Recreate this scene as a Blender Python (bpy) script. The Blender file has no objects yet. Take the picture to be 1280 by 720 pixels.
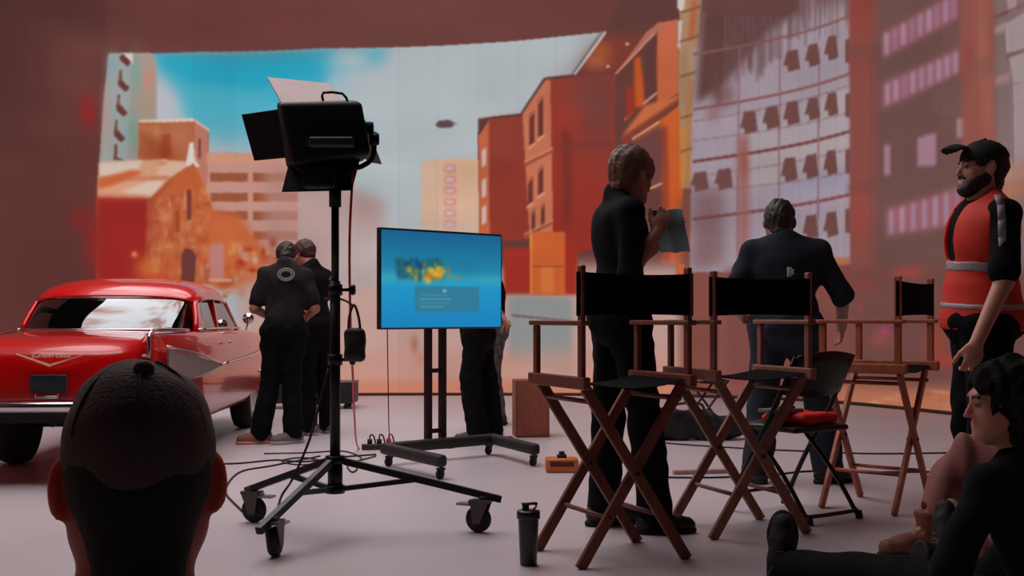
import bpy, bmesh, math, random
import numpy as np
from mathutils import Vector, Matrix

# ------------------------------------------------------------------ basics
random.seed(7)
SC = bpy.context.scene
COL = SC.collection
PI = math.pi
F = 1400.0          # focal length in pixels of a 1280 wide frame
CX, HY, CZ = 640.0, 395.0, 1.0   # principal column, horizon row, camera height

def at(px, py, Y):
    """point of the room seen at photo pixel px,py at distance Y"""
    return Vector(((px - CX) * Y / F, Y, CZ - (py - HY) * Y / F))

def lin(c):
    c = np.asarray(c, dtype=float) / 255.0
    return np.where(c <= 0.04045, c / 12.92, ((c + 0.055) / 1.055) ** 2.4)

def link(o, parent=None):
    COL.objects.link(o)
    if parent is not None:
        o.parent = parent
    return o

def tag(o, label=None, cat=None, group=None, kind=None):
    if label: o['label'] = label
    if cat: o['category'] = cat
    if group: o['group'] = group
    if kind: o['kind'] = kind
    return o

def empty(name, loc=(0, 0, 0), rz=0.0, label=None, cat=None, group=None):
    o = bpy.data.objects.new(name, None)
    o.empty_display_size = 0.1
    o.location = loc
    o.rotation_euler = (0, 0, rz)
    link(o)
    return tag(o, label, cat, group)

# ------------------------------------------------------------------ materials
_M = {}
def mat(name, rgb, rough=0.6, metal=0.0, var=0.12, scale=8.0, bump=0.0, bscale=60.0, spec=0.5,
        sss=0.0, coat=0.0, stretch=None):
    if name in _M: return _M[name]
    m = bpy.data.materials.new(name); m.use_nodes = True
    nt = m.node_tree; n = nt.nodes; L = nt.links
    b = n['Principled BSDF']
    c = lin(rgb)
    tc = n.new('ShaderNodeTexCoord')
    src = tc.outputs['Object']
    if stretch:
        mp = n.new('ShaderNodeMapping'); mp.inputs['Scale'].default_value = stretch
        L.new(src, mp.inputs['Vector']); src = mp.outputs['Vector']
    nz = n.new('ShaderNodeTexNoise'); nz.inputs['Scale'].default_value = scale
    nz.inputs['Detail'].default_value = 4.0
    L.new(src, nz.inputs['Vector'])
    cr = n.new('ShaderNodeValToRGB')
    cr.color_ramp.elements[0].position = 0.3; cr.color_ramp.elements[1].position = 0.7
    cr.color_ramp.elements[0].color = (*(c * (1 - var)), 1)
    cr.color_ramp.elements[1].color = (*np.minimum(c * (1 + var), 1), 1)
    L.new(nz.outputs['Fac'], cr.inputs['Fac']); L.new(cr.outputs['Color'], b.inputs['Base Color'])
    b.inputs['Roughness'].default_value = rough
    b.inputs['Metallic'].default_value = metal
    b.inputs['Specular IOR Level'].default_value = spec
    if coat:
        b.inputs['Coat Weight'].default_value = coat; b.inputs['Coat Roughness'].default_value = 0.05
    if sss:
        b.inputs['Subsurface Weight'].default_value = sss
        b.inputs['Subsurface Radius'].default_value = (0.03, 0.009, 0.005)
        b.inputs['Subsurface Scale'].default_value = 1.0
    if bump:
        n2 = n.new('ShaderNodeTexNoise'); n2.inputs['Scale'].default_value = bscale
        L.new(src, n2.inputs['Vector'])
        bp = n.new('ShaderNodeBump'); bp.inputs['Strength'].default_value = bump
        bp.inputs['Distance'].default_value = 0.004
        L.new(n2.outputs['Fac'], bp.inputs['Height']); L.new(bp.outputs['Normal'], b.inputs['Normal'])
    _M[name] = m
    return m

def glass_mat(name, tint, refl=0.35):
    if name in _M: return _M[name]
    m = bpy.data.materials.new(name); m.use_nodes = True
    nt = m.node_tree; n = nt.nodes; L = nt.links; n.clear()
    out = n.new('ShaderNodeOutputMaterial')
    tr = n.new('ShaderNodeBsdfTransparent'); tr.inputs['Color'].default_value = (*tint, 1)
    gl = n.new('ShaderNodeBsdfGlossy'); gl.inputs['Roughness'].default_value = 0.015
    gl.inputs['Color'].default_value = (1, 1, 1, 1)
    lw = n.new('ShaderNodeFresnel'); lw.inputs['IOR'].default_value = 1.5
    ad = n.new('ShaderNodeMath'); ad.operation = 'ADD'; ad.use_clamp = True; ad.inputs[1].default_value = refl
    mx = n.new('ShaderNodeMixShader')
    L.new(lw.outputs[0], ad.inputs[0]); L.new(ad.outputs[0], mx.inputs[0])
    L.new(tr.outputs[0], mx.inputs[1]); L.new(gl.outputs[0], mx.inputs[2])
    L.new(mx.outputs[0], out.inputs['Surface'])
    _M[name] = m
    return m

def screen_mat(name, attr='screen_colour', strength=1.0):
    """self-lit display whose picture is stored on the display surface itself"""
    m = bpy.data.materials.new(name); m.use_nodes = True
    n = m.node_tree.nodes; L = m.node_tree.links
    b = n['Principled BSDF']
    b.inputs['Base Color'].default_value = (0.004, 0.004, 0.004, 1)
    b.inputs['Roughness'].default_value = 0.7
    b.inputs['Specular IOR Level'].default_value = 0.06
    a = n.new('ShaderNodeAttribute'); a.attribute_name = attr
    L.new(a.outputs['Color'], b.inputs['Emission Color'])
    b.inputs['Emission Strength'].default_value = strength
    m.cycles.emission_sampling = 'NONE'
    return m

# ------------------------------------------------------------------ mesh helpers
def obj(name, bm, m=None, parent=None, smooth=True):
    me = bpy.data.meshes.new(name)
    bmesh.ops.recalc_face_normals(bm, faces=bm.faces)
    bm.to_mesh(me); bm.free()
    if smooth:
        for p in me.polygons: p.use_smooth = True
    if m: me.materials.append(m)
    o = bpy.data.objects.new(name, me)
    return link(o, parent)

def raw(name, V, Fc, m=None, parent=None, smooth=True):
    me = bpy.data.meshes.new(name)
    V = np.asarray(V, dtype=np.float32); Fc = np.asarray(Fc, dtype=np.int32)
    me.vertices.add(len(V)); me.vertices.foreach_set('co', V.ravel())
    k = Fc.shape[1]
    me.loops.add(Fc.size); me.loops.foreach_set('vertex_index', Fc.ravel())
    me.polygons.add(len(Fc)); me.polygons.foreach_set('loop_start', np.arange(0, Fc.size, k, dtype=np.int32))
    me.update(calc_edges=True); me.validate()
    if smooth: me.polygons.foreach_set('use_smooth', np.ones(len(me.polygons), dtype=bool))
    if m: me.materials.append(m)
    o = bpy.data.objects.new(name, me)
    return link(o, parent)

def bake(o, *mods):
    """apply modifiers through the evaluated mesh"""
    dg = bpy.context.evaluated_depsgraph_get()
    me = bpy.data.meshes.new_from_object(o.evaluated_get(dg), depsgraph=dg)
    o.modifiers.clear(); old = o.data; o.data = me
    bpy.data.meshes.remove(old)
    me.name = o.name
    return o

def bevel(o, w, seg=2, angle=0.6):
    md = o.modifiers.new('bevel', 'BEVEL'); md.width = w; md.segments = seg
    md.limit_method = 'ANGLE'; md.angle_limit = angle
    return o

def frame(z, up=Vector((0, 0, 1))):
    z = z.normalized()
    if abs(z.dot(up)) > 0.98: up = Vector((0, 1, 0))
    x = up.cross(z).normalized(); y = z.cross(x)
    return Matrix((x, y, z)).transposed()

def bar(bm, a, b, w, t, up=Vector((0, 0, 1))):
    """rectangular bar from a to b; t is measured along 'up' as far as possible"""
    a, b = Vector(a), Vector(b); R = frame(b - a, Vector(up)); vs = []
    for p in (a, b):
        for sx, sy in ((-1, -1), (1, -1), (1, 1), (-1, 1)):
            vs.append(bm.verts.new(p + R @ Vector((sx * w / 2, sy * t / 2, 0))))
    for f in ((3, 2, 1, 0), (4, 5, 6, 7), (0, 1, 5, 4), (1, 2, 6, 5), (2, 3, 7, 6), (3, 0, 4, 7)):
        bm.faces.new([vs[i] for i in f])

def box(bm, c, s, R=None):
    c = Vector(c); R = R or Matrix.Identity(3); vs = []
    for z in (-1, 1):
        for sx, sy in ((-1, -1), (1, -1), (1, 1), (-1, 1)):
            vs.append(bm.verts.new(c + R @ Vector((sx * s[0] / 2, sy * s[1] / 2, z * s[2] / 2))))
    for f in ((3, 2, 1, 0), (4, 5, 6, 7), (0, 1, 5, 4), (1, 2, 6, 5), (2, 3, 7, 6), (3, 0, 4, 7)):
        bm.faces.new([vs[i] for i in f])

def cyl(bm, a, b, r, r2=None, n=20, caps=True):
    a, b = Vector(a), Vector(b); r2 = r if r2 is None else r2
    R = frame(b - a); A = []; B = []
    for i in range(n):
        d = R @ Vector((math.cos(2 * PI * i / n), math.sin(2 * PI * i / n), 0))
        A.append(bm.verts.new(a + d * r)); B.append(bm.verts.new(b + d * r2))
    for i in range(n):
        j = (i + 1) % n; bm.faces.new((A[i], A[j], B[j], B[i]))
    if caps:
        bm.faces.new(A[::-1]); bm.faces.new(B)

def spline(pts, n=8):
    pts = [Vector(p) for p in pts]; out = []
    P = [pts[0] * 2 - pts[1]] + pts + [pts[-1] * 2 - pts[-2]]
    for i in range(1, len(P) - 2):
        for k in range(n):
            t = k / n
            a, b, c, d = P[i - 1], P[i], P[i + 1], P[i + 2]
            out.append(0.5 * ((2 * b) + (c - a) * t + (2 * a - 5 * b + 4 * c - d) * t * t + (3 * b - a - 3 * c + d) * t ** 3))
    out.append(pts[-1]); return out

def tube(bm, pts, r, n=8, smooth=0, closed=False):
    pts = spline(pts, smooth) if smooth else [Vector(p) for p in pts]
    rings = []; up = Vector((0, 0, 1))
    for i, p in enumerate(pts):
        a = pts[max(i - 1, 0)]; b = pts[min(i + 1, len(pts) - 1)]
        if closed: a = pts[i - 1]; b = pts[(i + 1) % len(pts)]
        t = (b - a).normalized()
        x = (up - t * up.dot(t))
        if x.length < 0.05: x = Vector((1, 0, 0)) - t * t.x
        x.normalize(); y = t.cross(x); up = x
        rings.append([bm.verts.new(p + (x * math.cos(2 * PI * k / n) + y * math.sin(2 * PI * k / n)) * r) for k in range(n)])
    m = len(rings)
    for i in range(m if closed else m - 1):
        A, B = rings[i], rings[(i + 1) % m]
        for k in range(n):
            j = (k + 1) % n; bm.faces.new((A[k], A[j], B[j], B[k]))
    if not closed:
        bm.faces.new(rings[0][::-1]); bm.faces.new(rings[-1])

def lathe(bm, prof, c=(0, 0, 0), n=32, axis=None):
    c = Vector(c); R = axis or Matrix.Identity(3); rings = []
    for r, z in prof:
        rings.append([bm.verts.new(c + R @ Vector((max(r, 1e-4) * math.cos(2 * PI * k / n), max(r, 1e-4) * math.sin(2 * PI * k / n), z))) for k in range(n)])
    for A, B in zip(rings, rings[1:]):
        for k in range(n):
            j = (k + 1) % n; bm.faces.new((A[k], A[j], B[j], B[k]))
    bm.faces.new(rings[0][::-1]); bm.faces.new(rings[-1])

def prism(bm, outline, thick_vec):
    """closed outline (list of 3d points) given real thickness along thick_vec"""
    t = Vector(thick_vec)
    A = [bm.verts.new(Vector(p) - t / 2) for p in outline]; B = [bm.verts.new(Vector(p) + t / 2) for p in outline]
    n = len(A)
    bm.faces.new(A[::-1]); bm.faces.new(B)
    for i in range(n):
        j = (i + 1) % n; bm.faces.new((A[i], A[j], B[j], B[i]))

# ------------------------------------------------------------------ distance-field modeller
def smin(a, b, k):
    if k <= 0: return np.minimum(a, b)
    h = np.clip(0.5 + 0.5 * (b - a) / k, 0, 1)
    return b * (1 - h) + a * h - k * h * (1 - h)

class SDF:
    def __init__(s, lo, hi, h):
        s.lo = np.array(lo, float); s.h = h
        s.n = np.ceil((np.array(hi, float) - s.lo) / h).astype(int) + 1
        s.ax = [(s.lo[i] + np.arange(s.n[i]) * h).astype(np.float32) for i in range(3)]
        s.f = np.full(s.n, 0.2, dtype=np.float32)
    def block(s, lo, hi):
        a = np.clip(np.floor((np.array(lo) - s.lo) / s.h).astype(int), 0, s.n)
        b = np.clip(np.ceil((np.array(hi) - s.lo) / s.h).astype(int) + 1, 0, s.n)
        if np.any(b <= a): return None
        sl = tuple(slice(a[i], b[i]) for i in range(3))
        return sl, s.ax[0][sl[0]][:, None, None], s.ax[1][sl[1]][None, :, None], s.ax[2][sl[2]][None, None, :]
    def put(s, lo, hi, fn, k, op='add'):
        pad = max(k, 0) * 1.2 + 0.03
        B = s.block(np.array(lo) - pad, np.array(hi) + pad)
        if B is None: return s
        sl, X, Y, Z = B
        d = fn(X, Y, Z).astype(np.float32)
        if op == 'add': s.f[sl] = smin(s.f[sl], d, k)
        else: s.f[sl] = -smin(-s.f[sl], d, k)
        return s
    def cone(s, a, b, ra, rb, k=0.02, op='add', flat=None):
        a = np.array(a, float); b = np.array(b, float); ab = b - a; L2 = max(ab @ ab, 1e-9); r = max(ra, rb)
        def fn(X, Y, Z):
            px, py, pz = X - a[0], Y - a[1], Z - a[2]
            t = np.clip((px * ab[0] + py * ab[1] + pz * ab[2]) / L2, 0, 1)
            qx, qy, qz = px - t * ab[0], py - t * ab[1], pz - t * ab[2]
            d = np.sqrt(qx * qx + qy * qy + qz * qz)
            return d - (ra + (rb - ra) * t)
        return s.put(np.minimum(a, b) - r, np.maximum(a, b) + r, fn, k, op)
    def ell(s, c, r, R=None, k=0.02, op='add'):
        c = np.array(c, float); r = np.array(r, float)
        R = np.eye(3) if R is None else np.array(R, float)
        rm = np.sqrt(((R * r[None, :]) ** 2).sum(1))
        def fn(X, Y, Z):
            p = (X - c[0], Y - c[1], Z - c[2]); k0 = 0; k1 = 0
            for i in range(3):
                q = p[0] * R[0, i] + p[1] * R[1, i] + p[2] * R[2, i]
                k0 = k0 + (q / r[i]) ** 2; k1 = k1 + (q / r[i] ** 2) ** 2
            k0 = np.sqrt(k0); k1 = np.sqrt(k1) + 1e-6
            return np.minimum(k0 * (k0 - 1) / k1, 0.2)
        return s.put(c - rm, c + rm, fn, k, op)
    def rbox(s, c, hs, R=None, rd=0.01, k=0.0, op='add'):
        c = np.array(c, float); hs = np.array(hs, float)
        R = np.eye(3) if R is None else np.array(R, float)
        rm = np.abs(R) @ hs
        def fn(X, Y, Z):
            p = (X - c[0], Y - c[1], Z - c[2]); o = 0; mx = None
            for i in range(3):
                q = np.abs(p[0] * R[0, i] + p[1] * R[1, i] + p[2] * R[2, i]) - hs[i] + rd
                o = o + np.maximum(q, 0) ** 2
                mx = q if mx is None else np.maximum(mx, q)
            return np.sqrt(o) + np.minimum(mx, 0) - rd
        return s.put(c - rm, c + rm, fn, k, op)
    def keep(s, p, nrm, k=0.0):
        """keep only the side of the plane that nrm points away from"""
        p = np.array(p, float); nrm = np.array(nrm, float); nrm = nrm / np.linalg.norm(nrm)
        d = (s.ax[0][:, None, None] - p[0]) * nrm[0] + (s.ax[1][None, :, None] - p[1]) * nrm[1] + (s.ax[2][None, None, :] - p[2]) * nrm[2]
        s.f = -smin(-s.f, -d.astype(np.float32), k); return s
    def wrinkle(s, amp, fr, seed=0):
        rs = np.random.RandomState(seed)
        for q in range(5):
            d = rs.normal(size=3); d /= np.linalg.norm(d); ph = rs.rand() * 6; g = fr * (0.6 + rs.rand() * 1.2)
            w = s.ax[0][:, None, None] * d[0] * g + s.ax[1][None, :, None] * d[1] * g + s.ax[2][None, None, :] * d[2] * g
            s.f = s.f + (amp / 2.2 * np.sin(w + ph + 1.3 * np.sin(w * 0.43 + ph))).astype(np.float32)
        return s
    def mesh(s):
        f = s.f.copy(); f[0] = f[-1] = 0.1; f[:, 0] = f[:, -1] = 0.1; f[:, :, 0] = f[:, :, -1] = 0.1
        ins = f < 0
        c = [ins[i:s.n[0] - 1 + i, j:s.n[1] - 1 + j, k:s.n[2] - 1 + k] for i in (0, 1) for j in (0, 1) for k in (0, 1)]
        cnt = sum(q.astype(np.int8) for q in c)
        act = (cnt > 0) & (cnt < 8)
        I, J, K = np.nonzero(act)
        idx = np.full(act.shape, -1, dtype=np.int64); idx[act] = np.arange(len(I))
        acc = np.zeros((len(I), 3)); w = np.zeros(len(I))
        co = [(i, j, k) for i in (0, 1) for j in (0, 1) for k in (0, 1)]
        for a in co:
            for x in range(3):
                if a[x]: continue
                b = list(a); b[x] = 1
                fa = f[I + a[0], J + a[1], K + a[2]]; fb = f[I + b[0], J + b[1], K + b[2]]
                m = (fa < 0) != (fb < 0)
                t = np.where(m, fa / np.where(m, fa - fb, 1), 0)
                p = np.array(a, float)[None, :].repeat(len(I), 0); p[:, x] += t
                acc += p * m[:, None]; w += m
        V = np.stack([I, J, K], 1) + acc / np.maximum(w, 1)[:, None]
        V = s.lo + V * s.h
        Q = []
        for x in range(3):
            y, z = (x + 1) % 3, (x + 2) % 3
            A = np.moveaxis(ins, (x, y, z), (0, 1, 2)); D = np.moveaxis(idx, (x, y, z), (0, 1, 2))
            a0 = A[:-1, 1:-1, 1:-1]; a1 = A[1:, 1:-1, 1:-1]
            i, j, k = np.nonzero(a0 != a1); fl = a0[i, j, k]
            j = j + 1; k = k + 1
            q = np.stack([D[i, j - 1, k - 1], D[i, j, k - 1], D[i, j, k], D[i, j - 1, k]], 1)
            q[~fl] = q[~fl][:, ::-1]
            Q.append(q)
        return V, np.concatenate(Q)
    def make(s, name, m, parent=None, origin=(0, 0, 0), relax=1):
        V, Q = s.mesh()
        for _ in range(relax):                       # light umbrella smoothing
            S = np.zeros_like(V); C = np.zeros(len(V))
            for a in range(4):
                b = (a + 1) % 4
                np.add.at(S, Q[:, a], V[Q[:, b]]); np.add.at(C, Q[:, a], 1)
                np.add.at(S, Q[:, b], V[Q[:, a]]); np.add.at(C, Q[:, b], 1)
            V = V * 0.5 + 0.5 * S / np.maximum(C, 1)[:, None]
        return raw(name, V - np.array(origin), Q, m, parent)
# ------------------------------------------------------------------ camera, light of the stage
cam = bpy.data.cameras.new('camera'); cam.sensor_width = 36.0; cam.lens = F / 1280 * 36.0
cam.shift_y = (HY - 360) / 1280.0
cam.clip_start = 0.05
co = bpy.data.objects.new('camera', cam); co.location = (0, 0, CZ); co.rotation_euler = (PI / 2, 0, 0)
link(co); SC.camera = co
SC.view_settings.view_transform = 'Standard'; SC.view_settings.look = 'None'
SC.view_settings.exposure = 0.0; SC.view_settings.gamma = 1.0; SC.view_settings.use_curve_mapping = False

w = bpy.data.worlds.new('stage_air'); SC.world = w; w.use_nodes = True
w.node_tree.nodes['Background'].inputs['Color'].default_value = (0.55, 0.42, 0.42, 1)
w.node_tree.nodes['Background'].inputs['Strength'].default_value = 0.012

# ------------------------------------------------------------------ floor
def floor_material():
    m = bpy.data.materials.new('painted_stage_floor'); m.use_nodes = True
    n = m.node_tree.nodes; L = m.node_tree.links; b = n['Principled BSDF']
    tc = n.new('ShaderNodeTexCoord')
    a = n.new('ShaderNodeTexNoise'); a.inputs['Scale'].default_value = 0.9; a.inputs['Detail'].default_value = 6
    d = n.new('ShaderNodeTexNoise'); d.inputs['Scale'].default_value = 14; d.inputs['Detail'].default_value = 5
    L.new(tc.outputs['Object'], a.inputs['Vector']); L.new(tc.outputs['Object'], d.inputs['Vector'])
    r = n.new('ShaderNodeValToRGB')
    r.color_ramp.elements[0].position = 0.3; r.color_ramp.elements[0].color = (0.56, 0.505, 0.525, 1)
    r.color_ramp.elements[1].position = 0.75; r.color_ramp.elements[1].color = (0.66, 0.60, 0.62, 1)
    L.new(a.outputs['Fac'], r.inputs['Fac']); L.new(r.outputs['Color'], b.inputs['Base Color'])
    mr = n.new('ShaderNodeMapRange'); mr.inputs['To Min'].default_value = 0.30; mr.inputs['To Max'].default_value = 0.5
    L.new(d.outputs['Fac'], mr.inputs['Value']); L.new(mr.outputs['Result'], b.inputs['Roughness'])
    b.inputs['Specular IOR Level'].default_value = 0.35
    bp = n.new('ShaderNodeBump'); bp.inputs['Strength'].default_value = 0.05; bp.inputs['Distance'].default_value = 0.01
    L.new(d.outputs['Fac'], bp.inputs['Height']); L.new(bp.outputs['Normal'], b.inputs['Normal'])
    return m
bm = bmesh.new(); box(bm, (0, 7, -0.05), (16, 18, 0.1))
tag(obj('floor', bm, floor_material(), smooth=False), kind='structure')

# ------------------------------------------------------------------ the curved video wall
foot = spline([(-6.3, -0.5, 0), (-6.5, 3.0, 0), (-6.5, 5.5, 0), (-6.5, 8.0, 0), (-6.15, 10.3, 0), (-5.4, 12.2, 0), (-4.0, 13.55, 0), (-2.1, 14.05, 0), (0, 14.1, 0),
               (1.7, 13.95, 0), (3.1, 13.4, 0), (3.85, 12.6, 0), (4.5, 11.2, 0), (4.76, 10.3, 0), (4.95, 8.6, 0), (5.0, 6.6, 0), (4.95, 3.6, 0)], 24)
FP = np.array([(p.x, p.y) for p in foot])
AL = np.concatenate([[0], np.cumsum(np.hypot(*np.diff(FP, axis=0).T))])
ratio = FP[:, 0] / FP[:, 1]
i0 = (len(ratio) // 2 - np.argmax(ratio[len(ratio) // 2::-1] < -0.62)); i1 = len(ratio) // 2 + np.argmax(ratio[len(ratio) // 2:] > 0.62)
def wall_uz(px, py):
    """where the sight line of a photo pixel meets the wall: arc length u and height z"""
    q = (px - CX) / F
    u = np.interp(q, ratio[i0:i1], AL[i0:i1]); Y = np.interp(u, AL, FP[:, 1])
    return float(u), float(CZ + (HY - py) * Y / F)
U_A, U_B = wall_uz(-25, 300)[0], wall_uz(1305, 300)[0]
Uc = np.concatenate([np.arange(0, U_A, 0.12), np.arange(U_A, U_B, 0.0092), np.arange(U_B, AL[-1], 0.12)])
Zc = np.concatenate([np.arange(0.0, 5.15, 0.0092), np.arange(5.2, 6.01, 0.1)])

class Picture:
    """paints flat colours on a rectangular display, in display coordinates"""
    def __init__(s, U, Z, base, conv):
        s.U, s.Z, s.conv = U, Z, conv
        s.C = np.empty((len(U), len(Z), 3)); s.C[:] = base
    def rng(s, u0, u1, z0, z1):
        a, b = np.searchsorted(s.U, [u0, u1]); c, d = np.searchsorted(s.Z, [z0, z1])
        return max(a, 0), min(b, len(s.U)), max(c, 0), min(d, len(s.Z))
    def mix(s, sl, M, col):
        s.C[sl] = s.C[sl] * (1 - M[..., None]) + np.asarray(col, float) * M[..., None]
    def poly(s, pts, col, soft=.8, alpha=1.0, col2=None):
        Q = np.array([s.conv(*p) for p in pts]); pad = 0.0095 * soft * 2 + 0.02; soft = int(round(soft * 1.25))
        a, b, c, d = s.rng(Q[:, 0].min() - pad, Q[:, 0].max() + pad, Q[:, 1].min() - pad, Q[:, 1].max() + pad)
        if b <= a or d <= c: return
        U = s.U[a:b][:, None]; Z = s.Z[c:d][None, :]
        ins = np.zeros((b - a, d - c), bool); n = len(Q)
        for i in range(n):
            (x0, y0), (x1, y1) = Q[i], Q[(i + 1) % n]
            if y0 == y1: continue
            ins ^= ((y0 > Z) != (y1 > Z)) & (U < (x1 - x0) * (Z - y0) / (y1 - y0) + x0)
        M = ins.astype(float)
        if soft > 0:
            k = max(1, int(soft))
            for _ in range(2):
                for ax in (0, 1):
                    if M.shape[ax] < 3: continue
                    cs = np.cumsum(np.concatenate([np.repeat(np.take(M, [0], ax), k + 1, ax), M, np.repeat(np.take(M, [-1], ax), k, ax)], ax), ax)
                    nn = M.shape[ax]
                    M = (np.take(cs, range(2 * k + 1, 2 * k + 1 + nn), ax) - np.take(cs, range(0, nn), ax)) / (2 * k + 1)
        if col2 is not None:           # vertical blend top -> bottom of the shape
            t = np.clip((Q[:, 1].max() - Z) / max(Q[:, 1].max() - Q[:, 1].min(), 1e-6), 0, 1)[..., None]
            colr = np.asarray(col, float) * (1 - t) + np.asarray(col2, float) * t
            s.C[a:b, c:d] = s.C[a:b, c:d] * (1 - alpha * M[..., None]) + colr * alpha * M[..., None]
        else:
            s.mix((slice(a, b), slice(c, d)), M * alpha, col)
    def rect(s, x0, y0, x1, y1, col, **k): s.poly([(x0, y0), (x1, y0), (x1, y1), (x0, y1)], col, **k)
    def line(s, p, q, wd, col, **k):
        k.setdefault('soft', 1); wd = wd + .5
        dx, dy = q[0] - p[0], q[1] - p[1]; L = math.hypot(dx, dy); nx, ny = -dy / L * wd / 2, dx / L * wd / 2
        s.poly([(p[0] + nx, p[1] + ny), (q[0] + nx, q[1] + ny), (q[0] - nx, q[1] - ny), (p[0] - nx, p[1] - ny)], col, **k)
    def blob(s, x, y, rx, ry, col, alpha=1.0, pw=1.0):
        u, z = s.conv(x, y); du = abs(s.conv(x + rx, y)[0] - u) + 1e-6; dz = abs(s.conv(x, y + ry)[1] - z) + 1e-6
        a, b, c, d = s.rng(u - 2.6 * du, u + 2.6 * du, z - 2.6 * dz, z + 2.6 * dz)
        if b <= a or d <= c: return
        r = ((s.U[a:b][:, None] - u) / du) ** 2 + ((s.Z[c:d][None, :] - z) / dz) ** 2
        s.mix((slice(a, b), slice(c, d)), alpha * np.exp(-r ** pw), col)

W = Picture(Uc, Zc, (100, 57, 54), wall_uz)
P, Rr, Ln, Bl = W.poly, W.rect, W.line, W.blob
rs = random.Random(3)
# dim surround of the shot: brick-brown
P([(-40, -60), (140, -60), (140, 520), (-40, 520)], (98, 55, 52), soft=20, col2=(96, 52, 48))
Bl(-10, 40, 70, 120, (72, 38, 38), .6); Bl(105, 90, 45, 70, (112, 64, 60), .8); Bl(60, 330, 90, 80, (92, 50, 46), .7)
P([(130, -60), (860, -60), (860, 75), (130, 75)], (108, 62, 58), soft=10)
Bl(300, 45, 110, 40, (112, 60, 57), .7); Bl(560, 10, 120, 30, (118, 70, 66), .7); Bl(780, 20, 70, 50, (98, 60, 57), .9); Bl(60, 0, 150, 30, (78, 44, 42), .8)
# right-hand side base
P([(850, -80), (1320, -80), (1320, 560), (850, 560)], (112, 76, 72), soft=6)
# sky
SKY = [(136, 67), (250, 64), (400, 60), (480, 59), (560, 56), (640, 51), (700, 45), (757, 39), (716, 93), (680, 97), (650, 143), (598, 148), (598, 500), (122, 500), (124, 250)]
P(SKY, (172, 180, 184))
P([(186, 66), (486, 60), (474, 80), (440, 84), (408, 102), (418, 130), (470, 165), (430, 192), (262, 192), (236, 160), (213, 112), (197, 92)], (40, 158, 184), soft=7, col2=(98, 172, 190))
P([(190, 67), (420, 62), (410, 92), (320, 110), (230, 100)], (33, 156, 183), soft=5, alpha=.9)
Bl(440, 75, 32, 16, (172, 182, 188), .9); Bl(425, 100, 16, 20, (150, 178, 188), .7); Bl(205, 130, 20, 26, (178, 178, 188), .95); Bl(262, 190, 50, 18, (168, 176, 182), .9); Bl(325, 160, 40, 20, (100, 178, 194), .5)
Bl(360, 185, 60, 15, (170, 178, 184), .9)
P([(128, -60), (860, -60), (860, 20), (757, 39), (700, 45), (640, 51), (560, 56), (480, 59), (400, 60), (250, 64), (136, 67)], (108, 62, 58)); Bl(300, 30, 110, 30, (110, 58, 55), .7); Bl(560, 8, 120, 26, (118, 70, 66), .6); Bl(60, -5, 160, 26, (80, 44, 42), .8); Bl(200, 20, 90, 30, (102, 56, 53), .7)
P([(790, -40), (850, -40), (848, 24), (770, 70), (757, 39)], (98, 60, 57), soft=4)
# the dark blimp
P([(545, 155), (549, 150.5), (561, 150), (567, 152.5), (568, 157), (562, 160), (550, 160.2), (545.5, 158)], (98, 72, 74), soft=1); Ln((566, 154), (571, 154), 1.4, (130, 110, 110))
# tower with balconies, far left
P([(137, 67), (188, 66), (196, 78), (195, 205), (124, 205), (131, 110)], (160, 146, 138))
P([(137, 68), (165, 67), (160, 205), (126, 205)], (150, 160, 158), soft=2)
Bl(170, 92, 8, 22, (118, 158, 148), .8); Bl(166, 165, 8, 25, (112, 158, 145), .8); Bl(185, 100, 8, 20, (188, 132, 118), .8); Bl(182, 135, 9, 16, (160, 142, 110), .6); Bl(133, 150, 6, 40, (184, 148, 140), .7); Bl(140, 80, 8, 14, (125, 158, 160), .6)
P([(152, 67), (166, 67), (166, 80), (158, 76)], (205, 195, 190), soft=1)
for i, (x, y) in enumerate([(150, 68), (148, 100), (145.5, 131), (142.5, 163)]):
    P([(x, y - (0 if i else -2)), (x + 4, y - 1), (x + 14, y + 10), (x + 9, y + 15), (x, y + 7)], (108, 56, 52), soft=1)
    if i: Ln((x + 3, y - 13), (x + 2, y + 3), 3, (130, 72, 64), soft=1)
P([(143, 181), (147, 180), (146, 196), (156, 201), (142, 200)], (120, 66, 60), soft=1)
# square orange house behind
P([(174, 151), (243, 149.5), (261, 163), (260, 232), (172, 232)], (170, 96, 62))
P([(174, 150), (243, 148), (243, 151.5), (174, 153)], (216, 204, 194)); P([(243, 149), (262, 162), (260, 165), (243, 153)], (214, 190, 178), soft=1)
P([(243, 152), (260, 164), (259, 250), (243, 215)], (182, 116, 98))
Bl(190, 185, 14, 22, (150, 70, 35), .6); Bl(206, 190, 10, 14, (150, 52, 34), .9); Bl(195, 165, 8, 8, (190, 130, 90), .6); Bl(225, 170, 14, 14, (178, 108, 84), .7); Rr(203, 168, 213, 193, (148, 62, 36), soft=1, alpha=.7); Rr(248, 173, 251, 198, (120, 58, 50), soft=1); Bl(182, 160, 10, 6, (190, 120, 70), .5)
# parking building
P([(259, 191), (372, 192), (372, 350), (262, 350)], (188, 138, 126)); P([(259, 191), (372, 192), (372, 204), (259, 204)], (200, 142, 118), soft=2)
for y in (216, 241, 264, 289, 312):
    Rr(263, y, 310, y + 11, (150, 82, 56), soft=1); Rr(316, y, 372, y + 11, (146, 78, 52), soft=1)
P([(330, 192), (480, 250), (480, 350), (330, 350)], (176, 132, 124), soft=6, alpha=.7)
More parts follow.
